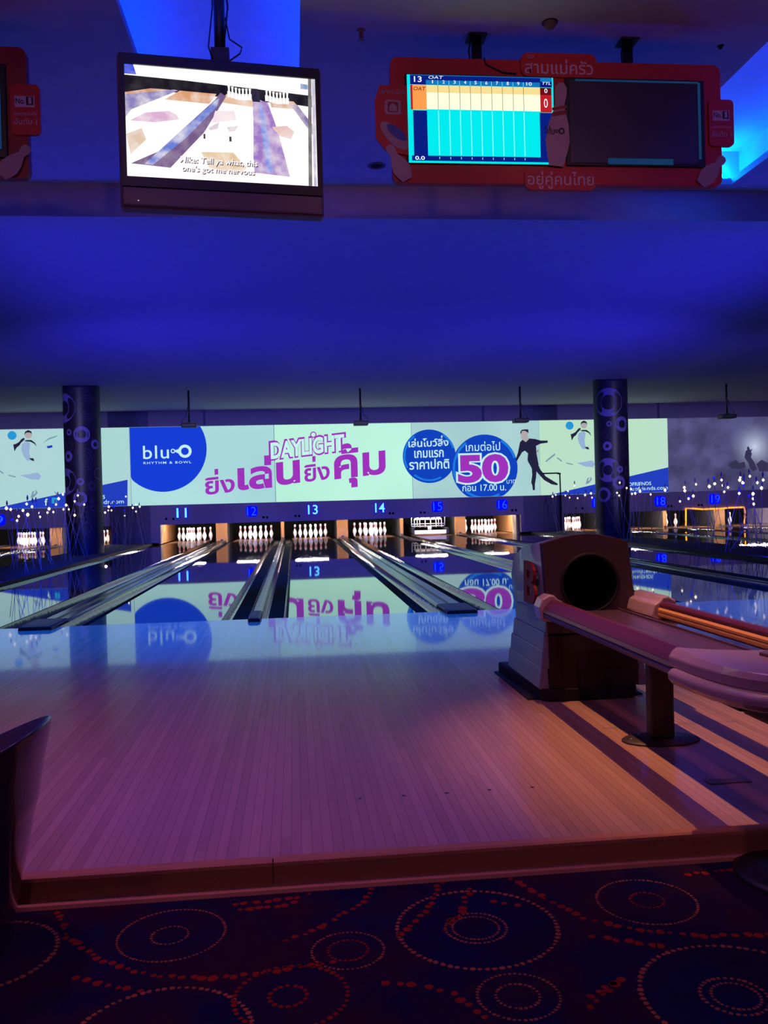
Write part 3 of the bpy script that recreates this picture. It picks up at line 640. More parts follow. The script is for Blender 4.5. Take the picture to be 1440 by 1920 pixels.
# ------------------------------------------------------------------ fibre-tipped stems on the aisle platforms
tipsL = [(22, 974), (12, 953), (20, 955), (32, 976), (43, 957), (50, 945), (52, 965), (68, 946), (74, 962), (75, 969), (92, 954), (89, 961), (100, 960), (105, 946), (118, 927), (124, 947), (129, 955), (119, 955), (140, 940), (140, 966),
         (146, 929), (158, 946), (168, 926), (172, 946), (197, 961), (203, 957), (209, 957), (204, 950), (213, 950), (236, 931), (233, 957), (234, 967), (249, 952), (255, 946), (262, 950), (255, 959), (216, 944), (35, 968), (60, 950), (110, 935)]
tipsR = [(1036, 931), (1042, 928), (1060, 929), (1065, 921), (1068, 933), (1077, 911), (1083, 934), (1097, 928), (1108, 925), (1110, 933), (1126, 953), (1157, 924), (1162, 905), (1161, 929), (1175, 915), (1185, 926), (1191, 925), (1183, 917), (1200, 921), (1211, 920), (1220, 927),
         (1247, 919), (1248, 949), (1275, 940), (1283, 914), (1284, 920), (1291, 935), (1300, 930), (1292, 932), (1305, 908), (1330, 912), (1338, 896), (1340, 907), (1353, 900), (1355, 910), (1358, 922), (1365, 914), (1386, 925), (1387, 900), (1388, 895), (1394, 910), (1393, 905),
         (1404, 929), (1406, 893), (1412, 935), (1413, 945), (1412, 926), (1431, 900), (1428, 915), (1420, 905)]
rs = random.Random(3)
def stem_set(tips, xc, side):
    for i, (x, y) in enumerate(tips):
        X = xc+rs.uniform(-.38, .38)
        p = atx(x, y, X)
        if p.y > 15.7 or p.y < .4: X = xc+(.35 if (p.y < .4) == (xc > 0) else -.35); p = atx(x, y, X)
        if p.y > 15.9: p = at(x, y, 15.6)
        if abs(p.x-(-3.978 if xc < 0 else 7.345)) < .45 and abs(p.y-11.35) < .45: p = at(x, y, 10.8 if y > 0 else 12)
        b = Vector((min(max(p.x+rs.uniform(-.28, .28), xc-.5), xc+.5), min(max(p.y+rs.uniform(-.25, .25), .2), 15.8), .054))
        if abs(b.x-(-3.978 if xc < 0 else 7.345)) < .42 and abs(b.y-11.35) < .42: b.y = 10.85
        t = thing('light_stem', f'thin wire stem with a glinting glass tip, on the carpeted platform around the {side} pillar', 'light stem', tuple(b), f'glass-tipped stems around the {side} pillar')
        mid = b.lerp(p, .55)+Vector((rs.uniform(-.03, .03), 0, 0))
        MB().tube([b, mid, p], .0042, 5, taper=.7).build('wire', M_WIRE, t)
        s = .026 if rs.random() < .7 else .034
        blue = rs.random() < .1
        mb = MB().lathe([(0, -s*.9), (s*.55, -s*.5), (s*.75, 0), (s*.5, s*.5), (0, s*.9)], 8, tuple(p), smooth=False)
        mb.build('glass_tip', M_GLASSBLUE if blue else M_GLASSTIP, t)
        if rs.random() < .6:
            q = p+Vector((rs.uniform(-.02, .02), 0, .05+rs.uniform(0, .05)))
            mb = MB().lathe([(0, -.05), (.012, -.03), (.016, 0), (.010, .03), (0, .05)], 6, tuple(q), smooth=False); mb.build('glass_drop', M_GLASS, t)
        for e in range(1 if rs.random() < .55 else 0):
            q = b+Vector((rs.uniform(-.05, .05), rs.uniform(-.05, .05), 0)); r2 = p+Vector((rs.uniform(-.25, .25), rs.uniform(-.1, .1), -rs.uniform(.1, .3)))
            MB().tube([q, q.lerp(r2, .5), r2], .004, 5, taper=.6).build('wire', M_WIRE, t)
stem_set(tipsL, -3.945, 'left'); stem_set(tipsR, 7.36, 'right')
# orange rope light round the opening of lanes 19 and 20, and a thin bracket by the right-hand aisle
Yr = YM-.03
pts = [(1286, 986), (1286, 953), (1300, 953.5), (1318, 955), (1336, 954), (1352, 953.5), (1366, 952), (1382, 951.5), (1395, 951), (1397, 960), (1396, 982)]
tag(MB().tube([at(x, y, Yr) for x, y in pts], .022, 8).build('rope_light', emis('rope_orange', (255, 150, 40), 2.2)), 'glowing orange rope light tacked around the opening of lane nineteen at far right', 'rope light')
br = MB().tube([at(1014, 888, YM-.08), at(1047, 887, YM-.08), at(1049.5, 888, YM-.08), at(1051, 925, YM-.08), at(1053, 1000, YM-.08)], .02, 6)
br.box(*(lambda c: (c.x-.04, c.x+.04, YM-.12, YM-.04, c.z-.02, c.z+.02))(at(1048, 888, YM-.08)))
tag(br.build('metal_bracket', M_BLACK), 'thin dark metal bracket standing before the fascia, left of the right pillar', 'bracket')

# ------------------------------------------------------------------ hanging television
tv = thing('hanging_television', 'silver and black flat television on a ceiling pole showing a bowling programme with subtitles', 'television', tuple(at(412, 230, -2.9)))
YL, YRt = -2.96, -2.84
def tvp(u, v, d=0):
    """u 0..1 from left to right, v 0..1 from top to bottom of the cabinet, d metres forward of its face"""
    a = TVO+TVX*u-Vector((0, 0, TVH))*v; return a+TVN*d
tl, bl = at(219, 94, YL), at(224, 386, YL); tr, brr = at(607, 129, YRt), at(604, 408, YRt)
TVH = ((tl.z-bl.z)+(tr.z-brr.z))/2; ztop = (tl.z+tr.z+bl.z+brr.z)/4+TVH/2
TVO = Vector(((tl.x+bl.x)/2, YL, ztop)); TVX = Vector(((tr.x+brr.x)/2, YRt, ztop))-TVO
TVN = Vector((TVX.y, -TVX.x, 0)).normalized()
def tvbox(u0, u1, v0, v1, d0, d1): return MB().slab([tvp(u0, v0, d0), tvp(u1, v0, d0), tvp(u1, v1, d0), tvp(u0, v1, d0)], TVN*(d1-d0))
SU0, SU1, SV0, SV1 = .036, .968, .076, .80
tvbox(0, 1, 0, 1, -.09, -.012).build('cabinet', M_TVGREY, tv, bevel=.012)
fr = MB()
for a in ((.012, .99, .008, SV0), (.012, .99, SV1, .862), (.012, SU0, SV0, SV1), (SU1, .99, SV0, SV1)):
    q = tvbox(*a, -.012, .004); fr.add(q.v, q.f)
fr.build('bezel', M_BLACK, tv)
sp = tvbox(.012, .99, .866, .985, -.012, .002).build('speaker_panel', M_TVGREY, tv, bevel=.006)
lt = tvp(.085, .955, .003); MB().lathe([(0, 0), (.003, 0), (0, .003)], 8, tuple(lt)).build('standby_light', emis('standby_white', (255, 240, 250), 1.5), sp)
def S(x, y, d=.0):
    """a point of the lit picture, from its place in the 1080 x 700 programme frame"""
    return tvp(SU0+(SU1-SU0)*x, SV0+(SV1-SV0)*y, -.006+d)
def sq(pts, d): return [S(x, y, d) for x, y in pts]
screen = MB().poly(sq([(0, 0), (1, 0), (1, 1), (0, 1)], 0)).build('screen', emis('tv_white', (255, 247, 244), 1.15), tv)
def screen_tone(name, c):
    """a tone of the programme picture, washed out unevenly towards white like an overexposed broadcast"""
    m = bpy.data.materials.new(name); m.use_nodes = True; nt = m.node_tree; nt.nodes.clear(); N = nt.nodes; L = nt.links
    e = N.new('ShaderNodeEmission'); o = N.new('ShaderNodeOutputMaterial'); L.new(e.outputs[0], o.inputs[0])
    tc = N.new('ShaderNodeTexCoord'); n = N.new('ShaderNodeTexNoise'); n.inputs['Scale'].default_value = 16; n.inputs['Detail'].default_value = 4; L.new(tc.outputs['Object'], n.inputs['Vector'])
    mr = N.new('ShaderNodeMapRange'); mr.inputs[1].default_value = .38; mr.inputs[2].default_value = .75; mr.inputs[4].default_value = .75 if sum(c) > 380 else (.22 if sum(c) > 200 else .03); L.new(n.outputs['Fac'], mr.inputs[0])
    mx = N.new('ShaderNodeMix'); mx.data_type = 'RGBA'; mx.inputs[6].default_value = (*lin(c), 1); mx.inputs[7].default_value = (1, .93, .9, 1); L.new(mr.outputs[0], mx.inputs[0]); L.new(mx.outputs[2], e.inputs[0])
    return m
pic = [  # colour, points (fractions of the picture)
    ((28, 66, 226), [(0.0, .0), (.045, .0), (.06, .085), (0.0, .085)]), ((26, 22, 36), [(.0, .095), (.3, .105), (.52, .12), (.98, .155), (.98, .26), (.9, .25), (.7, .245), (.5, .23), (.25, .22), (.0, .25)]),
    ((210, 150, 110), [(0, .25), (.13, .2), (.23, .2), (.17, .27), (0, .34)]), ((222, 160, 116), [(.2, .29), (.28, .2), (.47, .205), (.43, .3)]),
    ((232, 190, 160), [(.52, .2), (.66, .205), (.66, .30), (.5, .28)]), ((214, 158, 124), [(.75, .22), (.88, .22), (.92, .29), (.76, .29)]),
    ((140, 130, 190), [(0, .27), (.2, .21), (.25, .195), (.27, .2), (.2, .26), (.03, .40), (.0, .47)]), ((222, 176, 214), [(.02, .5), (.1, .42), (.22, .39), (.26, .42), (.27, .46), (.15, .5), (.03, .5)]),
    ((120, 92, 140), [(.02, .88), (.16, .76), (.46, .26), (.49, .19), (.52, .22), (.40, .56), (.22, .90)]), ((108, 128, 214), [(.09, .875), (.3, .53), (.46, .27), (.485, .24), (.47, .32), (.3, .63), (.13, .885)]),
    ((160, 120, 200), [(.655, .77), (.66, .5), (.66, .25), (.70, .23), (.74, .25), (.79, .5), (.85, .92), (.66, .90)]), ((128, 142, 226), [(.725, .89), (.70, .5), (.69, .27), (.71, .27), (.735, .5), (.76, .89)]),
    ((40, 36, 60), [(.64, .13), (.69, .13), (.70, .25), (.66, .25)]), ((130, 112, 170), [(.86, .25), (.9, .25), (.98, .42), (.98, .52)]),
    ((234, 196, 190), [(.76, .47), (.84, .45), (.88, .5), (.86, .57), (.8, .55)]), ((230, 200, 160), [(.38, .74), (.55, .73), (.62, .86), (.58, .92), (.42, .88)]),
    ((226, 200, 176), [(.0, .62), (.08, .56), (.1, .66), (.02, .8)]), ((246, 226, 236), [(.46, .36), (.56, .35), (.57, .43), (.44, .47)]), ((214, 196, 214), [(.42, .52), (.48, .46), (.47, .52), (.43, .54)]), ((214, 196, 214), [(.52, .5), (.58, .48), (.56, .53), (.53, .54)]),
    ((70, 60, 70), [(.395, .575), (.405, .575), (.405, .62), (.395, .62)]), ((70, 60, 70), [(.53, .585), (.542, .585), (.542, .63), (.53, .63)]),
    ((120, 150, 200), [(.92, .05), (.96, .055), (.96, .1), (.92, .1)]), ((110, 104, 108), [(.962, .0), (.98, .0), (.97, 1.0), (.95, 1.0)]), ((190, 186, 214), [(.982, .0), (1, .0), (.995, 1.0), (.98, 1.0)])]
mbs = MB(); mats = []; mi = 0
for k, (c, pts) in enumerate(pic):
    mats.append(screen_tone(f'tv_tone_{k}', c)); mbs.poly(sq(pts, .0004+.00004*k), k)
wm = len(mats); mats.append(emis('tv_pin_white', (255, 250, 250), 1.1))
for x0, y0, n in ((.535, .19, 7), (.735, .20, 7)):
    for i in range(n):
        x = x0+i*.0185; y = y0+.012*abs(i-3)/3*-1+i*.002
        for dx, w, h0, h1 in ((0, .0085, -.005, .05), (0, .0045, -.045, -.005), (0, .006, -.055, -.038)):
            mbs.poly(sq([(x-w, y+h0), (x+w, y+h0), (x+w, y+h1), (x-w, y+h1)], .0026), wm)
mbs.build('programme_picture', mats, screen)
for nm, col, ddx, ddy, d in (('subtitle_shadow', (70, 52, 60), .0035, .007, .003), ('subtitle_lettering', (255, 250, 255), 0, 0, .0036)):
    mb = MB()
    for s, x0, x1, y0, y1 in (('Mike: Tell ya what, this', .268, .674, .79, .862), ("one's got me nervous", .276, .658, .868, .94)):
        p0 = S(x0+ddx, y1+ddy+.0, d); p1 = S(x1+ddx, y1+ddy, d); up = S(x0+ddx, y0+ddy, d)-p0
        letters(mb, s, p0, p1, up, off=.02, shear=.012)
    mb.build(nm, emis(nm, col, 1.0), screen)
pc = tvp(.5, .03, -.06); pole = MB().tube([(pc.x, pc.y, pc.z), (pc.x-.0, pc.y, ZC+.29)], .028, 12)
pole.box(pc.x-.045, pc.x+.045, pc.y-.03, pc.y+.03, pc.z+.0, pc.z+.10); po = pole.build('ceiling_pole', M_BLACK, tv)
MB().tube([pc+Vector((.03, -.03, .02)), pc+Vector((.10, -.03, .07)), pc+Vector((.11, -.03, .10)), pc+Vector((.05, -.03, .14)), pc+Vector((.03, -.02, .25))], .004, 6).build('cable', M_BLACK, tv)
MB().tube([pc+Vector((-.03, -.03, .02)), pc+Vector((-.055, -.03, .1)), pc+Vector((-.03, -.03, .3)), pc+Vector((-.035, -.02, .7))], .004, 6).build('cable', M_BLACK, tv)
MB().tube([pc+Vector((.02, -.03, .1)), pc+Vector((.045, -.03, .3)), pc+Vector((.03, -.03, .45)), pc+Vector((.035, -.03, .7))], .005, 6).build('cable', M_BLACK, tv)

# ------------------------------------------------------------------ score signs
YG = -2.77
def sign(xo, label, lit):
    D = Vector((xo, 0, 0))
    P = lambda x, y, d=0: at(x, y, YG)+D+Vector((0, -d, 0))
    x0, x1 = P(734, 230).x, P(1352, 230).x; zc = P(1043, 230).z
    z0, z1 = zc-.325, zc+.325; cx = (x0+x1)/2
    t = thing('score_display', label, 'score display', (cx, YG, ZC), 'red scoring signs')
    mb = MB(); Y0 = YG
    mb.slab(wallp(rrect(x0, x1, z0, z1, .04), Y0), (0, .05, 0))
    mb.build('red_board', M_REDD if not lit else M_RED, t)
    MB().slab(wallp(rrect(cx-.205, cx+.205, z1-.09, z1+.035, .04), Y0-.012), (0, .02, 0)).build('title_tab', M_RED, t)
    MB().slab(wallp(rrect(cx-.2, cx+.19, z0-.035, z0+.08, .04), Y0-.012), (0, .02, 0)).build('title_tab', M_RED, t)
    sl = MB(); sl.slab([(x0-.085, Y0-.014, zc+.10), (x0-.085, Y0-.014, zc-.10), (x0-.03, Y0-.014, zc-.17), (x0+.09, Y0-.014, zc-.19), (x0+.1, Y0-.014, zc+.17), (x0-.06, Y0-.014, zc+.17)], (0, .02, 0)); sl.build('side_tab', M_RED, t); sl = MB()
    sl.slab(wallp(rrect(x1-.075, x1+.065, zc-.115, zc+.135, .025), Y0-.014), (0, .02, 0)); sl.build('side_tab', M_RED, t)
    # monitors
    def mon(cxm, w, nm):
        a = MB().box(cxm-w/2, cxm+w/2, Y0-.012, Y0+.14, zc-.23, zc+.235); return a.build(nm, M_BLACK, t, bevel=.004)
    m1 = mon(cx-.433, .78, 'monitor'); m2 = mon(cx+.415, .77, 'monitor')
    ym = Y0-.016
    if lit:
        pxs = lambda x, y, d=0.0: Vector((cx-.433+((x-792)/1052-.49)*.772, ym-d, zc+.228-(y-250)/640*.456))
        def Q(xa, xb, ya, yb, c, d, mbx): mbx.poly([pxs(xa, ya, d), pxs(xb, ya, d), pxs(xb, yb, d), pxs(xa, yb, d)], c)
        # picture laid out in the score screen's own frame (x 790..1850, y 250..890)
        pic = MB(); cols = [emis('score_cyan', (0, 236, 240), 1), emis('score_navy', (10, 30, 130), 1), emis('score_cream', (255, 255, 220), 1.05), emis('score_sand', (250, 224, 150), 1), emis('score_orange', (255, 160, 80), 1), emis('score_red', (190, 30, 40), 1),
                            emis('score_darkred', (110, 10, 20), 1), emis('score_line', (90, 80, 60), 1), emis('score_teal', (20, 120, 190), 1), emis('score_light', (150, 255, 255), 1)]
        o = 790-250
        X = lambda v: v+540
        Q(790, 1850, 250, 890, 0, 0, pic); Q(X(272), X(1300), 250, 322, 8, .0004, pic); Q(X(272), X(385), 255, 322, 1, .0008, pic); Q(X(385), X(1215), 255, 288, 1, .0008, pic); Q(X(1212), X(1300), 280, 322, 1, .0008, pic)
        Q(X(272), X(387), 325, 505, 4, .0008, pic); Q(X(272), X(288), 325, 505, 5, .001, pic); Q(X(388), X(1212), 325, 500, 2, .0008, pic); Q(X(388), X(1212), 325, 378, 3, .001, pic); Q(X(1212), X(1296), 325, 378, 6, .001, pic); Q(X(1212), X(1296), 378, 508, 5, .001, pic)
        Q(X(288), X(388), 510, 838, 1, .0008, pic); Q(X(1205), X(1300), 510, 838, 1, .0008, pic); Q(X(272), X(1300), 838, 875, 1, .001, pic)
        for v in (470, 550, 627, 704, 781, 858, 936, 1014, 1090): Q(X(v-1.6), X(v+1.6), 325, 500, 7, .0014, pic); Q(X(v-3), X(v+3), 508, 832, 9, .0014, pic); Q(X(v-2), X(v+2), 845, 862, 9, .0016, pic); Q(X(v-1.5), X(v+1.5), 290, 320, 9, .0014, pic)
        sp = pic.build('score_picture', cols, m1)
        tx = MB()
        def TX(s, xa, xb, yb, h, **k): p0 = pxs(X(xa), yb, .002); p1 = pxs(X(xb), yb, .002); letters(tx, s, p0, p1, (0, 0, h/640*.456), **k)
        TX('13', 300, 355, 305, 42, off=.01); TX('OAT', 402, 505, 279, 22, shear=.05)
        for i, v in enumerate((432, 511, 590, 666, 742, 820, 897, 975, 1052)): TX(str(i+1), v-7 if i else v-3, v+9 if i else v+4, 312, 24, off=.008)
        TX('10', 1112, 1152, 312, 24, off=.008); TX('TTL', 1224, 1290, 303, 20, shear=.1, off=.008); TX('0', 1243, 1266, 364, 32, off=.012); TX('0', 1238, 1266, 472, 66, off=.0); TX('0.0', 295, 364, 870, 28, off=.02)
        tx.build('score_lettering', emis('score_white', (235, 240, 255), 1.1), m1)
        tx = MB(); TX('OAT', 292, 378, 366, 27, shear=.06, off=.012); tx.build('name_lettering', emis('score_brown', (110, 50, 20), 1), m1)
    else:
        MB().poly(wallp([(cx-.433-.37, zc-.215), (cx-.433+.37, zc-.215), (cx-.433+.37, zc+.22), (cx-.433-.37, zc+.22)], ym)).build('dark_screen', mat('screen_off', (62, 56, 66), .3), m1)
    MB().poly(wallp([(cx+.415-.365, zc-.215), (cx+.415+.34, zc-.215), (cx+.415+.34, zc+.22), (cx+.415-.365, zc+.22)], ym)).build('dark_screen', mat('screen_off', (62, 56, 66), .3), m2)
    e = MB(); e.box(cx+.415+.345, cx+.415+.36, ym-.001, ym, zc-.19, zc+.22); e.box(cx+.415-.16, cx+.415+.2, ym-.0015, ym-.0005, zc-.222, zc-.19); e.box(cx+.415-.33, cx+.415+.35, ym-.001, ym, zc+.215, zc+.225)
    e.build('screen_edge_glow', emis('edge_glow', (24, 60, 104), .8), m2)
    # printed artwork and lettering
    yt = Y0-.0135
    l = MB(); letters(l, 'สามแม่ครัว', (cx-.185, yt, z1-.075), (cx+.185, yt, z1-.075), (0, 0, .078), off=.008); l.build('board_lettering', M_SIGNW, t); l = MB(); letters(l, 'อยู่คู่คนไทย', (cx-.185, yt, z0-.03), (cx+.175, yt, z0-.03), (0, 0, .092), off=.006); l.build('board_lettering', M_SIGNW, t); l = MB()
    letters(l, 'ตรา', (cx-.17, yt, z1+.005), (cx-.135, yt, z1+.005), (0, 0, .018)); l.build('board_lettering', M_SIGNW, t)
    yb = Y0-.0155
    def bowl(cxp, czp, h, rot, mi=0, d=0.0, kx=1.0):
        w = MB()
        pr = [(.0, .0), (.14, .0), (.2, .15), (.24, .3), (.2, .5), (.11, .68), (.09, .74), (.12, .86), (.11, .95), (.05, 1.0)]
        pts = [(x*kx, y) for x, y in pr]+[(-x*kx, y) for x, y in pr[::-1]]
        ca, sa = math.cos(rot), math.sin(rot)
        w.slab([(cxp+h*(x*ca-y*sa), yb-.001*d, czp+h*(x*sa+y*ca)) for x, y in pts], (0, .003+.001*d, 0), mi); return w
    w = bowl(cx-.03, zc-.235, .44, -.09, 0, 2, .62)
    for za, zb in ((.035, .055), (.065, .08)): w.poly([(cx-.045, yb-.0045, zc+za-.01), (cx+.035, yb-.0045, zc+za+.005), (cx+.035, yb-.0045, zc+zb+.005), (cx-.045, yb-.0045, zc+zb-.01)], 1)
    w.build('printed_pin', [M_PINP, M_REDD], t)
    bowl(x0+.075, z0+.01, .2, .5, 0).build('printed_pin', [M_PINP, M_REDD], t); bowl(x1-.13, z0+.005, .2, -.75, 0).build('printed_pin', [M_PINP, M_REDD], t)
    l = MB(); letters(l, 'blu', (cx-.085, yb-.006, zc-.065), (cx-.035, yb-.006, zc-.072), (0, 0, .042), off=.0); ringmb(l, cx-.022, zc-.052, .005, .009, yb-.006, n=20); ringmb(l, cx+.004, zc-.052, .010, .017, yb-.006, n=20)
    l.build('pin_lettering', M_SIGNB, t)
    g = MB(); yg = Y0-.016
    g.poly(wallp([(x1-.055, zc+.02), (x1+.04, zc+.02), (x1+.04, zc+.075), (x1-.055, zc+.075)], yg), 0); g.poly(wallp([(x1+.0, zc+.03), (x1+.035, zc+.03), (x1+.035, zc+.072), (x1+.0, zc+.072)], yg-.001), 1)
    letters(g, 'No.', (x1-.05, yg-.001, zc+.035), (x1-.005, yg-.001, zc+.035), (0, 0, .03), 1, off=.02); letters(g, '1', (x1+.012, yg-.002, zc+.036), (x1+.026, yg-.002, zc+.036), (0, 0, .032), 0, off=.02)
    for zz, h, s in ((zc-.02, .016, 'ยอดขายอันดับ'), (zc-.065, .03, 'อันดับ 1')): letters(g, s, (x1-.06, yg, zz), (x1+.05, yg, zz), (0, 0, h), 0)
    g.build('award_badge', [M_SIGNW, M_SIGNB], t)
    g = MB(); letters(g, 'ปลากระป๋อง', (x0-.06, yg, zc+.125), (x0+.07, yg, zc+.125), (0, 0, .028), 0)
    g.poly(wallp(rrect(x0-.035, x0+.05, zc+.02, zc+.095, .015), yg), 0); g.poly(wallp(rrect(x0-.02, x0+.035, zc+.03, zc+.085, .01), yg-.001), 1); g.poly(wallp([(x0-.012, zc+.036), (x0+.028, zc+.036), (x0+.028, zc+.06), (x0+.008, zc+.078), (x0-.012, zc+.06)], yg-.002), 0)
    el = [(x0+.01+.085*math.cos(a)*.8+.02*math.sin(a), zc-.09-.085*math.cos(a)*.75+.034*math.sin(a)) for a in [2*PI*i/28 for i in range(28)]]
    g.poly(wallp(el, yg), 0); el2 = [(x0+.012+(x-x0-.01)*.72+.012, zc-.085+(z-zc+.09)*.6+.012) for x, z in el]; g.poly(wallp(el2, yg-.001), 2)
    g.build('product_print', [M_PINP, M_REDD, M_SIGNBL], t)
    for dx in (-.42, .415):
        pl = MB().tube([(cx+dx, Y0+.08, z1-.1), (cx+dx, Y0+.08, ZC)], .028, 12); pl.box(cx+dx-.05, cx+dx+.05, Y0+.03, Y0+.13, ZC-.008, ZC); pl.build('ceiling_pole', M_BLACK, t)
        MB().tube([(cx+dx-.04, Y0+.05, z1-.02), (cx+dx-.05, Y0+.04, z1+.06), (cx+dx-.035, Y0+.05, ZC)], .005, 6).build('cable', M_BLACK, t)
    c = MB(); c.tube([(cx-.40, Y0-.004, z1+.005), (cx-.39, Y0-.006, z1-.03), (cx-.3, Y0-.006, z1-.07), (cx-.23, Y0-.006, z1-.075)], .004, 6); c.build('cable', M_BLACK, t)
    return t
sign(0, 'wide red scoring sign with Thai lettering, one lit score table and one dark screen', True)
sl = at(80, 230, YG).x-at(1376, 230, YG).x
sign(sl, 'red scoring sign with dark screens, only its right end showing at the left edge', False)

# ------------------------------------------------------------------ ceiling fittings
c = atz(706, 310, ZC); t = thing('recessed_downlight', 'unlit round recessed downlight in the ceiling, left of the red sign', 'downlight', (c.x, c.y, ZC))
MB().lathe([(.045, .0), (.062, 0), (.066, -.004), (.045, -.004), (.045, 0)], 24, (c.x, c.y, ZC-.001)).build('trim_ring', M_METAL, t); MB().lathe([(0, -.001), (.045, -.002)], 24, (c.x, c.y, ZC-.001)).build('lamp_cup', M_BLACK, t)
c = atz(1031, 42, ZC); t = thing('smoke_detector', 'small round ceiling detector above the red sign', 'smoke detector', (c.x, c.y, ZC))
MB().lathe([(0, -.03), (.02, -.03), (.03, -.02), (.035, 0)], 18, (c.x, c.y, ZC)).build('detector_body', M_TVGREY, t); MB().lathe([(.035, -.004), (.042, -.004), (.042, 0)], 18, (c.x, c.y, ZC)).build('base_plate', M_BLACK, t)
c = atz(677, 56, ZC); t = thing('sprinkler_head', 'little hanging sprinkler head in the ceiling between television and red sign', 'sprinkler', (c.x, c.y, ZC))
MB().lathe([(0, -.05), (.012, -.05), (.012, -.005), (.022, -.003), (.022, 0)], 12, (c.x, c.y, ZC)).build('head', M_TVGREY, t); MB().lathe([(0, -.056), (.018, -.055), (.018, -.052), (0, -.052)], 12, (c.x, c.y, ZC)).build('deflector', M_METAL, t)
c = atz(1351, 86, ZC); tag(MB().lathe([(0, -.018), (.008, -.018), (.014, -.006), (.02, 0)], 10, (c.x, c.y, ZC)).build('ceiling_hook', M_BLACK), 'tiny dark ceiling hook beside the blue cove above the sign', 'hook')
M_FILLV = emis('step_fill_violet', (92, 84, 255), 2.6)
t = thing('step_fill_strip', 'added violet fill strip hidden behind the ceiling step over the lanes', 'cove lamp', (2.5, 10.74, 3.5))  # added glowing strip, out of sight, lifts the stepped ceiling
MB().box(XL+.3, XR-.3, 10.70, 10.73, 3.475, 3.505).build('lamp_strip', M_FILLV, t)
M_LEDB = emis('cove_led_blue', (0, 56, 255), 13); M_LEDC = emis('cove_led_cyan', (0, 130, 255), 110)
for i, cx in enumerate(coves):
    t = thing('cove_light', ('blue strip lamps in the ceiling cove beyond the left edge', 'blue strip lamps in the ceiling cove over the television', 'blue strip lamps in the ceiling cove right of the red sign')[i], 'cove lamp', (cx, -3, ZC+.05), 'blue cove lamps')
    MB().box(cx-CW-.10, cx-CW-.06, CY0, CY1, ZC+.06, ZC+.085).build('lamp_strip', M_LEDB, t); MB().box(cx+CW+.06, cx+CW+.10, CY0, CY1, ZC+.06, ZC+.085).build('lamp_strip', M_LEDB, t)
    if i == 2: MB().box(cx+CW-.38, cx+CW-.02, CY1+.02, CY1+.06, ZC+.06, ZC+.09).build('end_lamp', M_LEDC, t)

# ------------------------------------------------------------------ ball return
AX = 1.7075
br = thing('ball_return', 'maroon and silver ball return with hooded mouth, rails and post, standing on the approach', 'ball return', (AX, -3.4, 0))
YF, YK = -3.40, -2.72
xl, xr = 1.468, 1.872
def arch(x0, x1, zb, zs, zp, n=14): return [(x0, zb), (x1, zb)]+[(x1+(x0-x1)*i/n, zs+(zp-zs)*math.sin(PI*i/n)) for i in range(n+1)]
HC, HZ, HR = 1.690, .536, .132
# front plate with a round mouth: bridge ring between outline and circle
out = []
zt0 = .725
outl = arch(xl, xr, .30, .722, .762, 22)
outl = [(xl+.02, .30), (xr+.034, .30), (xr+.03, .44)] + [(xr+(xl-xr)*i/22, .722+.04*math.sin(PI*i/22)) for i in range(23)] + [(xl+.018, .44)]
def face_with_hole(mb, outline, hc, hz, hr, Y, mi=0, n=64):
    def hit(a):
        dx, dz = math.cos(a), math.sin(a); best = None
        for (x0, z0), (x1, z1) in zip(outline, outline[1:]+outline[:1]):
            ex, ez = x1-x0, z1-z0; det = dx*(-ez)+ex*dz
            if abs(det) < 1e-9: continue
            t_ = ((x0-hc)*(-ez)+ex*(z0-hz))/det; s_ = (dx*(z0-hz)-dz*(x0-hc))/det
            if t_ > 0 and -1e-6 <= s_ <= 1+1e-6 and (best is None or t_ < best): best = t_
        return (hc+dx*best, hz+dz*best)
    angs = sorted(set([2*PI*i/n for i in range(n)]+[math.atan2(z-hz, x-hc) % (2*PI) for x, z in outline])); m = len(angs)
    o_ = [hit(a) for a in angs]; i_ = [(hc+hr*math.cos(a), hz+hr*math.sin(a)) for a in angs]
    mb.add(wallp(i_, Y)+wallp(o_, Y), [(k, (k+1) % m, m+(k+1) % m, m+k) for k in range(m)], mi)
    return i_
hood = MB(); ring = face_with_hole(hood, outl, HC, HZ, HR, YF)
# shell back from the face: top and sides curve outwards a little and lean back
def shell(y, grow): return [((x-AX)*(1+grow)+AX, y, z*(1+grow*.3)) for x, z in outl]
L0 = shell(YF, 0); L1 = shell(YF+.03, .012)
n = len(outl); hood.add(L0+L1, [(i, (i+1) % n, n+(i+1) % n, n+i) for i in range(n)], 0)
hd = hood.build('hood_face', M_HOODF, br)
sh = MB(); L2 = [((x-AX)*1.02+AX, YF+.32, z-.03*max(0, (z-.45)/.3)) for x, z in outl]; L3 = [((x-AX)*.98+AX, YF+.55, .30+(z-.30)*.78) for x, z in outl]; L4 = [((x-AX)*.9+AX, YK, .30+(z-.30)*.55) for x, z in outl]
sh.add(L1+L2+L3+L4, [(j*n+i, j*n+(i+1) % n, (j+1)*n+(i+1) % n, (j+1)*n+i) for j in range(3) for i in range(n)]+[[3*n+i for i in range(n)]], 0, True)
sh.build('hood_shell', M_HOODS, br)
tn = MB().lathe([(HR, 0), (HR*.98, .25), (HR*.9, .4), (0, .42)], 40, (HC, YF, HZ), axis='y'); tn.build('ball_mouth', M_HOODB, hd)
mr = MB().lathe([(HR-.004, -.004), (HR+.008, -.006), (HR+.010, 0), (HR-.004, .006)], 48, (HC, YF, HZ), axis='y'); mr.build('mouth_rim', M_HOODB, hd)
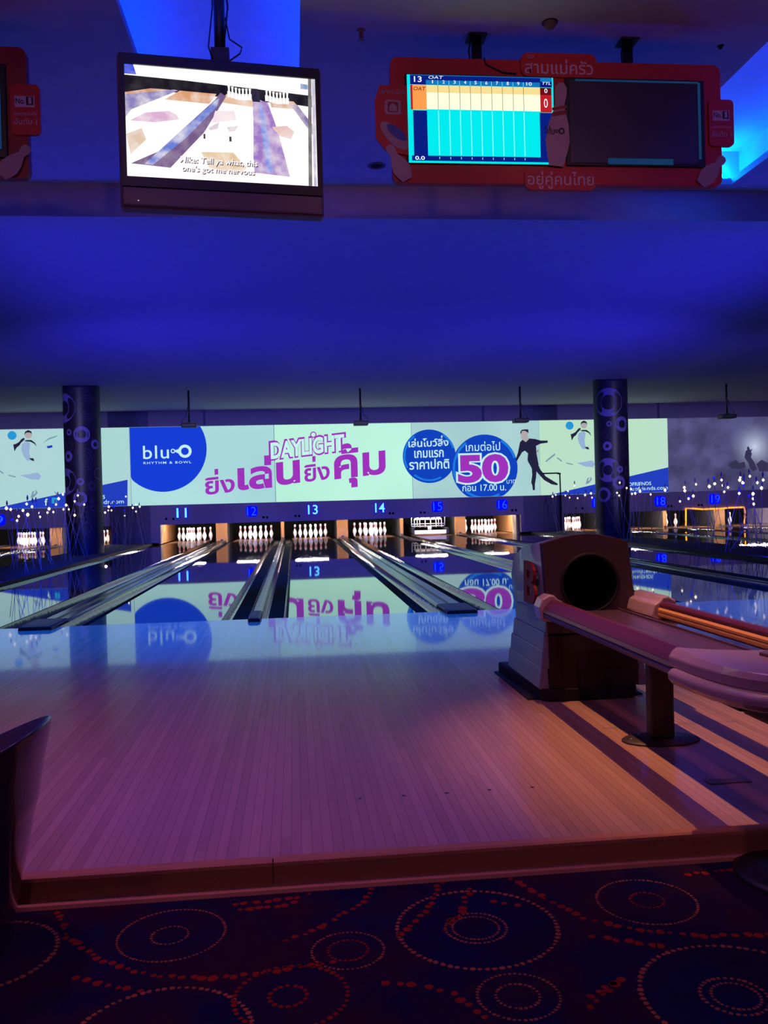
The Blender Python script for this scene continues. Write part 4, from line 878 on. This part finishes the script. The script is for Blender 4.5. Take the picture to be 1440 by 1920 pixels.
# lower body: front kick panel, silver stepped side, dark plinth
lo = MB().slab([(xl+.02, YF, .06), (xr+.036, YF, .06), (xr+.036, YF, .31), (xl+.02, YF, .31)], (0, .5, 0)); lo.build('front_panel', M_HOODK, br)
for side in (-1, 1):
    sm = MB(); xb = xl+.014 if side < 0 else xr+.04
    for k, (z0, z1, o0, o1) in enumerate(((.31, .40, .0, .006), (.23, .315, .012, .02), (.15, .235, .022, .03), (.055, .155, .03, .042))):
        xa = xb+side*o1; xt = xb+side*o0
        sm.slab([(xa, YF+.004, z0), (xt, YF+.004, z1), (xt-side*.03, YF+.004, z1), (xa-side*.05, YF+.004, z0)], (0, .60-.05*(3-k)*.4, 0))
    sm.build('side_panel', M_HOODS, br, bevel=.006)
pln = MB().slab([(xl-.015, YF+.01, .003), (xl+.03, YF-.012, .003), (xr+.0, YF-.012, .003), (xr+.03, YF+.01, .003), (xr+.07, YK+.04, .003), (xl-.05, YK+.04, .003)], (0, 0, .055)); pln.build('plinth', M_HOODB, br, bevel=.006)
MB().box(xl-.07, xr+.075, YF+.05, YK+.05, 0, .006).build('floor_plate', M_HOODB, br)
# glossy red letter badge wrapping the left shoulder
lb = MB(); v, f = text2d('B', .03)
bx0 = min(p[0] for p in v); bx1 = max(p[0] for p in v); by0 = min(p[1] for p in v); by1 = max(p[1] for p in v)
def sidept(u, w, lift): return (xl+.006-.012*u-lift-.004*(1-w), YF+.05+.24*(1-u), .43+.20*w)
for lift in (0.0, .012): pass
vv = [sidept((a-bx0)/(bx1-bx0), (b-by0)/(by1-by0), .010) for a, b in v]
lb.add(vv, f); o = lb.build('letter_badge', M_LOGO, hd); sd_ = o.modifiers.new('thick', 'SOLIDIFY'); sd_.thickness = .014; sd_.offset = 0
# rack: two padded rails, ball bed, collars, end cowl
ZRk = .462
def rail(sgn, name, y0, y1):
    ox = AX+sgn*.2025
    # profile: x measured outward from the inner ridge, z from the ridge down
    mar = [(-.012, .0), (.0, .012), (.022, .010), (.045, -.012), (.058, -.03), (.05, -.034), (-.012, -.016)]
    rt = MB().sweep([(ox+sgn*a-.0*sgn, ZRk+b) for a, b in mar], lambda p, y: (p[0], y, p[1]), (y0, y1), closed=True, caps=True, smooth=False)
    r0 = rt.build(name, M_RAILM, br, bevel=.004)
    tan = [(-.012, -.014), (-.02, -.022), (-.02, -.03), (-.016, -.034), (-.02, -.038), (-.02, -.046), (-.006, -.056), (.03, -.05), (.052, -.034)]
    MB().sweep([(ox+sgn*a, ZRk+b) for a, b in tan], lambda p, y: (p[0], y, p[1]), (y0, y1), closed=True, caps=True, smooth=False).build('bumper_strip', M_RAILT, r0)
    gr = [(.046, -.033), (.057, -.03), (.062, -.042), (.056, -.048), (.062, -.054), (.058, -.068), (.03, -.074), (.0, -.062), (.03, -.052)]
    MB().sweep([(ox+sgn*a, ZRk+b) for a, b in gr], lambda p, y: (p[0], y, p[1]), (y0, y1), closed=True, caps=True, smooth=False).build('outer_channel', M_RAILG, r0)
    return r0
rail(-1, 'rack_rail', -4.86, -3.42); rail(1, 'rack_rail', -4.86, -3.66)
bd = MB().slab([(AX-.105, -4.9, .398), (AX+.11, -4.9, .398), (AX+.11, -3.42, .398), (AX-.105, -3.42, .398)], (0, 0, .014)); bd.box(AX-.105, AX-.095, -4.9, -3.42, .41, .42); bd.box(AX+.10, AX+.11, -4.9, -3.42, .41, .42); bd.build('ball_bed', mat('bed_plum', (84, 62, 82), .28, coat=.3), br)
# collars where the rails leave the hood
for sgn, y1 in ((-1, -3.47), (1, -3.68)):
    ox = AX+sgn*.2025
    pr = [(-.05, -.05), (-.035, .0), (-.012, .012), (.004, .03), (.028, .034), (.06, .016), (.076, -.02), (.07, -.06), (.066, -.082), (.02, -.088)]
    MB().sweep([(ox+sgn*a, ZRk+b) for a, b in pr], lambda p, y: (p[0], y, p[1]), (y1, (y1+YF)/2, YF+.03), closed=True, caps=True, smooth=False).build('rail_collar', M_COWL, br, bevel=.008, seg=3)
sk = MB().slab([(AX+.09, -3.70, .372), (AX+.27, -3.70, .372), (AX+.25, -3.40, .372), (AX+.06, -3.40, .372)], (0, 0, .022)); sk.build('collar_skirt', M_COWL, br, bevel=.008)
# end cowl: a smooth horseshoe with upper deck and bumper band
def cowl(inset, y_back, y_front, r, n=18):
    """half-oval outline seen from above, open towards the rack"""
    w = .29-inset; pts = []
    for i in range(n+1):
        a = PI+PI*i/n; c_ = abs(math.cos(a))**.62*(1 if math.cos(a) > 0 else -1); s_ = -abs(math.sin(a))**.62
        pts.append((AX+w*c_, y_back+(y_back-y_front-inset)*s_))
    return pts
def loftcowl(levels, name, m, bev=0, smooth=True):
    mb = MB(); rings = []
    for ins, z in levels: rings.append([(x, y, z) for x, y in cowl(ins, -4.84, -5.30, 0)])
    k = len(rings[0]); vs = [p for r in rings for p in r]
    fs = [(j*k+i, j*k+i+1, (j+1)*k+i+1, (j+1)*k+i) for j in range(len(rings)-1) for i in range(k-1)]
    fs += [[(len(rings)-1)*k+i for i in range(k)], [i for i in range(k)][::-1]]
    fs += [[j*k for j in range(len(rings))][::-1]+[j*k+k-1 for j in range(len(rings))]]
    mb.add(vs, fs, 0, False); o = mb.build(name, m, br, bevel=bev); return o
cw = loftcowl(((.05, .372), (.012, .378), (.0, .395), (.0, .412), (.012, .424)), 'cowl_band', M_COWL, .006)
# upper deck, scooped in the middle on the rack side
deck = MB(); k = 20; inner = []; outer = []
oc = cowl(.022, -4.80, -5.28, 0, k)
for i, (x, y) in enumerate(oc):
    t_ = (x-AX)/.268
    yi = -4.80-.115*math.cos(min(1, abs(t_))*PI/2)**.8
    inner.append((AX+t_*.245, max(yi, y+.002), 0)); outer.append((x, y, 0))
zo = lambda z: [(x, y, z) for x, y, _ in outer]
zi = lambda z: [(x, y, z) for x, y, _ in inner]
m_ = k+1
lv = zo(.424)+zo(.452)+[(x*.94+AX*.06, y*.985-4.95*.015, .470) for x, y, _ in outer]+[(x, y, .478) for x, y, _ in inner]+zi(.42)
fs = [(j*m_+i, j*m_+i+1, (j+1)*m_+i+1, (j+1)*m_+i) for j in range(4) for i in range(k)]
fs += [[j*m_ for j in range(5)], [j*m_+k for j in range(5)][::-1], [i for i in range(m_)][::-1]+[4*m_+i for i in range(m_)]]
deck.add(lv, fs, 0, False); dk = deck.build('cowl_deck', M_COWL, br, bevel=.004)
vt = MB(); vc = (AX+.0, -5.04); 
vt.slab([(vc[0]-.085, vc[1]+.06, .474), (vc[0]-.06, vc[1]+.075, .474), (vc[0]+.06, vc[1]+.075, .474), (vc[0]+.085, vc[1]+.06, .474), (vc[0]+.06, vc[1]-.07, .474), (vc[0]-.06, vc[1]-.07, .474)], (0, 0, .012)); vt.build('hand_dryer_vent', M_TVGREY, dk, bevel=.004)
g = MB()
for i in range(5): g.box(vc[0]-.05, vc[0]+.05, vc[1]-.045+i*.024, vc[1]-.035+i*.024, .485, .4875)
g.build('vent_slot', M_BLACK, dk)
MB().box(AX-.21, AX+.21, -5.10, -4.84, .35, .374).build('under_tray', M_HOODK, br, bevel=.01); MB().box(AX-.14, AX+.14, -5.20, -4.98, .315, .362).build('dryer_box', M_HOODK, br, bevel=.012)
ps = atz(1238, 1388, 0); PXc = AX; PYc = -4.105
po = MB().box(PXc-.047, PXc+.047, PYc-.028, PYc+.028, .012, .40).build('post', M_POST, br, bevel=.01)
bp = MB().lathe([(0, 0), (.150, 0), (.150, .004), (.143, .008), (0, .010)], 40, (PXc, PYc, .001)); bp.v = [(PXc+(x-PXc), PYc+(y-PYc)*.62, z) for x, y, z in bp.v]; pb = bp.build('base_plate', M_POST, po)
for dx, dy in ((-.115, 0), (.115, 0), (-.06, .07), (.06, -.07)): MB().lathe([(0, .014), (.007, .013), (.008, .006)], 8, (PXc+dx, PYc+dy*.9, 0)).build('bolt', M_METAL, pb)
# flat cover plate let into the approach near the rack
c = atz(1362, 1465, 0); tag(MB().box(c.x-.065, c.x+.075, c.y-.022, c.y+.022, .0, .003).build('floor_cover_plate', mat('plate_grey', (120, 96, 104), .45), bevel=.001), 'small flat rectangular cover plate on the approach in the shade of the ball return', 'cover plate')
# rocker at right edge: black disc foot of a seat on the carpet
c = atz(1428, 1640, Zc); t = thing('seat_pedestal', 'black round pedestal foot on the carpet at the right edge, by the step', 'seat pedestal', (c.x+.06, c.y, Zc))
MB().lathe([(0, 0), (.17, 0), (.17, .006), (.15, .014), (.04, .022), (0, .022)], 32, (c.x+.10, c.y-.02, Zc)).build('foot_disc', M_BLACK, t); MB().lathe([(.03, .02), (.03, .33)], 14, (c.x+.14, c.y-.03, Zc)).build('column', M_BLACK, t)

# ------------------------------------------------------------------ moulded seat at the left edge
st = thing('moulded_seat', 'glossy dark moulded plastic seat with scooped pan, cut off by the left edge', 'seat', (-.62, -5.22, Zc))
def seat_loft():
    rings = []
    # closed outlines from the carpet up to the lip, then down into the scooped pan
    spec = [(-.075, .28, .18, 0), (-.03, .285, .185, 0), (.04, .295, .19, 0), (.10, .315, .20, .0), (.15, .332, .21, 0), (.165, .338, .215, .0), (.172, .345, .222, .0), (.21, .352, .235, 0), (.25, .372, .245, 0), (.272, .378, .25, 0), (.275, .37, .242, 0), (.262, .34, .22, 0), (.24, .28, .18, 0), (.225, .12, .08, 0)]
    for z, a, b, _ in spec:
        r = []
        for i in range(40):
            t_ = 2*PI*i/40; c_, s_ = math.cos(t_), math.sin(t_)
            x = a*(abs(c_)**.75)*(1 if c_ > 0 else -1); y = b*(abs(s_)**.75)*(1 if s_ > 0 else -1)
            lift = min(1, max(0, (z-.08)/.19))*.45*x*min(1, a/.3)
            r.append((-.615+x, -5.2+y, z+lift))
        rings.append(r)
    k = 40; fs = [(j*k+i, j*k+(i+1) % k, (j+1)*k+(i+1) % k, (j+1)*k+i) for j in range(len(rings)-1) for i in range(k)]
    fs += [[(len(rings)-1)*k+i for i in range(k)]]
    return MB().add([p for r in rings for p in r], fs, 0, True)
so = seat_loft().build('seat_shell', M_CHAIR, st); ss = so.modifiers.new('sub', 'SUBSURF'); ss.levels = 1; ss.render_levels = 2
bk = MB(); pr = []
for i in range(13):
    a = -1+2*i/12
    pr.append([(-.93-.05*(1-a*a)-.10*z_, -5.2+.21*a, .38+.40*z_) for z_ in (0, .25, .5, .75, 1)])
bk.add([p for r in pr for p in r], [(j*5+i, j*5+i+1, (j+1)*5+i+1, (j+1)*5+i) for j in range(12) for i in range(4)], 0, True)
o = bk.build('backrest', M_CHAIR, st); s_ = o.modifiers.new('thick', 'SOLIDIFY'); s_.thickness = .02

# ------------------------------------------------------------------ lights of the hall, with added fill spots
def spot(name, loc, tgt, power, color, angle=100, blend=1, r=.05):
    l = bpy.data.lights.new(name, 'SPOT'); l.energy = power; l.color = color; l.spot_size = math.radians(angle); l.spot_blend = blend; l.shadow_soft_size = r
    o = bpy.data.objects.new(name, l); COL.objects.link(o); o.location = loc
    o.rotation_euler = (Vector(tgt)-Vector(loc)).to_track_quat('-Z', 'Y').to_euler(); return o
BLUE = (.03, .02, 1.0)
# added blue fill spots, without fittings, aimed up at the ceiling over the lanes
for xc, k in ((-3.945, 1), (7.36, -1)):
    for y, ty, p in ((.3, .9, 200), (1.4, 2.6, 175), (2.8, 5.2, 165), (4.0, 9.4, 400)):
        spot('ceiling_fill', (xc+k*.52, y, .10), (xc+k*4.8, ty, ZF), p*1.25, BLUE, 112)
        spot('ceiling_fill', (xc-k*.52, y, .10), (xc-k*3.0, ty, ZF), p*.3, BLUE, 100)
# added violet fill spots, hidden by the beam, brighten fascia, pillars and platforms
for i in range(9): spot('far_wall_fill', (-6.5+2.4*i, -.1, 3.17), (-6.8+2.45*i, 15, 1.5), 1900, (.50, .44, 1.0), 20)
# magenta house lamps in the ceiling over the approach
for x, p in ((-3.6, 66), (-2.2, 70), (-.8, 66), (.4, 50), (3.9, 50), (5.4, 50)): spot('house_lamp', (x, -4.5, ZC-.03), (x, -4.3, 0), p, (1.0, .26, .70), 92, 1, .08)
for x in (-2.5, .5, 3.5): spot('rear_fill', (x, -8.2, ZC-.03), (x, -6.0, 0), 42, (1.0, .34, .42), 110, 1, .08)  # added weak fill from behind the camera for carpet, riser and fronts
# added blue fill from behind the beam for the foul line and near lanes
for x in (-4.8, -2.6, -.4, 1.8, 4.0, 6.2, 8.4):
    spot('foul_line_fill', (x, -.1, 3.3), (x, -.1, 0), 850, (.0, .10, 1.0), 96)
for x in (-1.7, .2, 2.1, 4.0): spot('lane_blue_fill', (x, -.12, 3.3), (x, 6.5, 0), 9000, (.0, .04, 1.0), 40)  # added fill that turns the lane boards bluer
# added pink fill spots brighten the hanging signs and television
for x, tx in ((-2.2, -1.7), (-.3, .05), (1.2, 1.2), (2.6, 2.3)): spot('sign_fill', (x, -6.6, ZC-.05), (tx, -2.8, 2.75), 36, (1.0, .42, .50), 34, .8, .05)
# warm lamp over the ball rack
spot('rack_lamp', (1.48, -3.74, ZC-.02), (1.92, -4.2, 0), 430, (1.0, .42, .18), 44, 1, .012)
wd = bpy.data.worlds.new('world'); SC.world = wd; wd.use_nodes = True
wd.node_tree.nodes['Background'].inputs[0].default_value = (.10, .05, .2, 1); wd.node_tree.nodes['Background'].inputs[1].default_value = .05
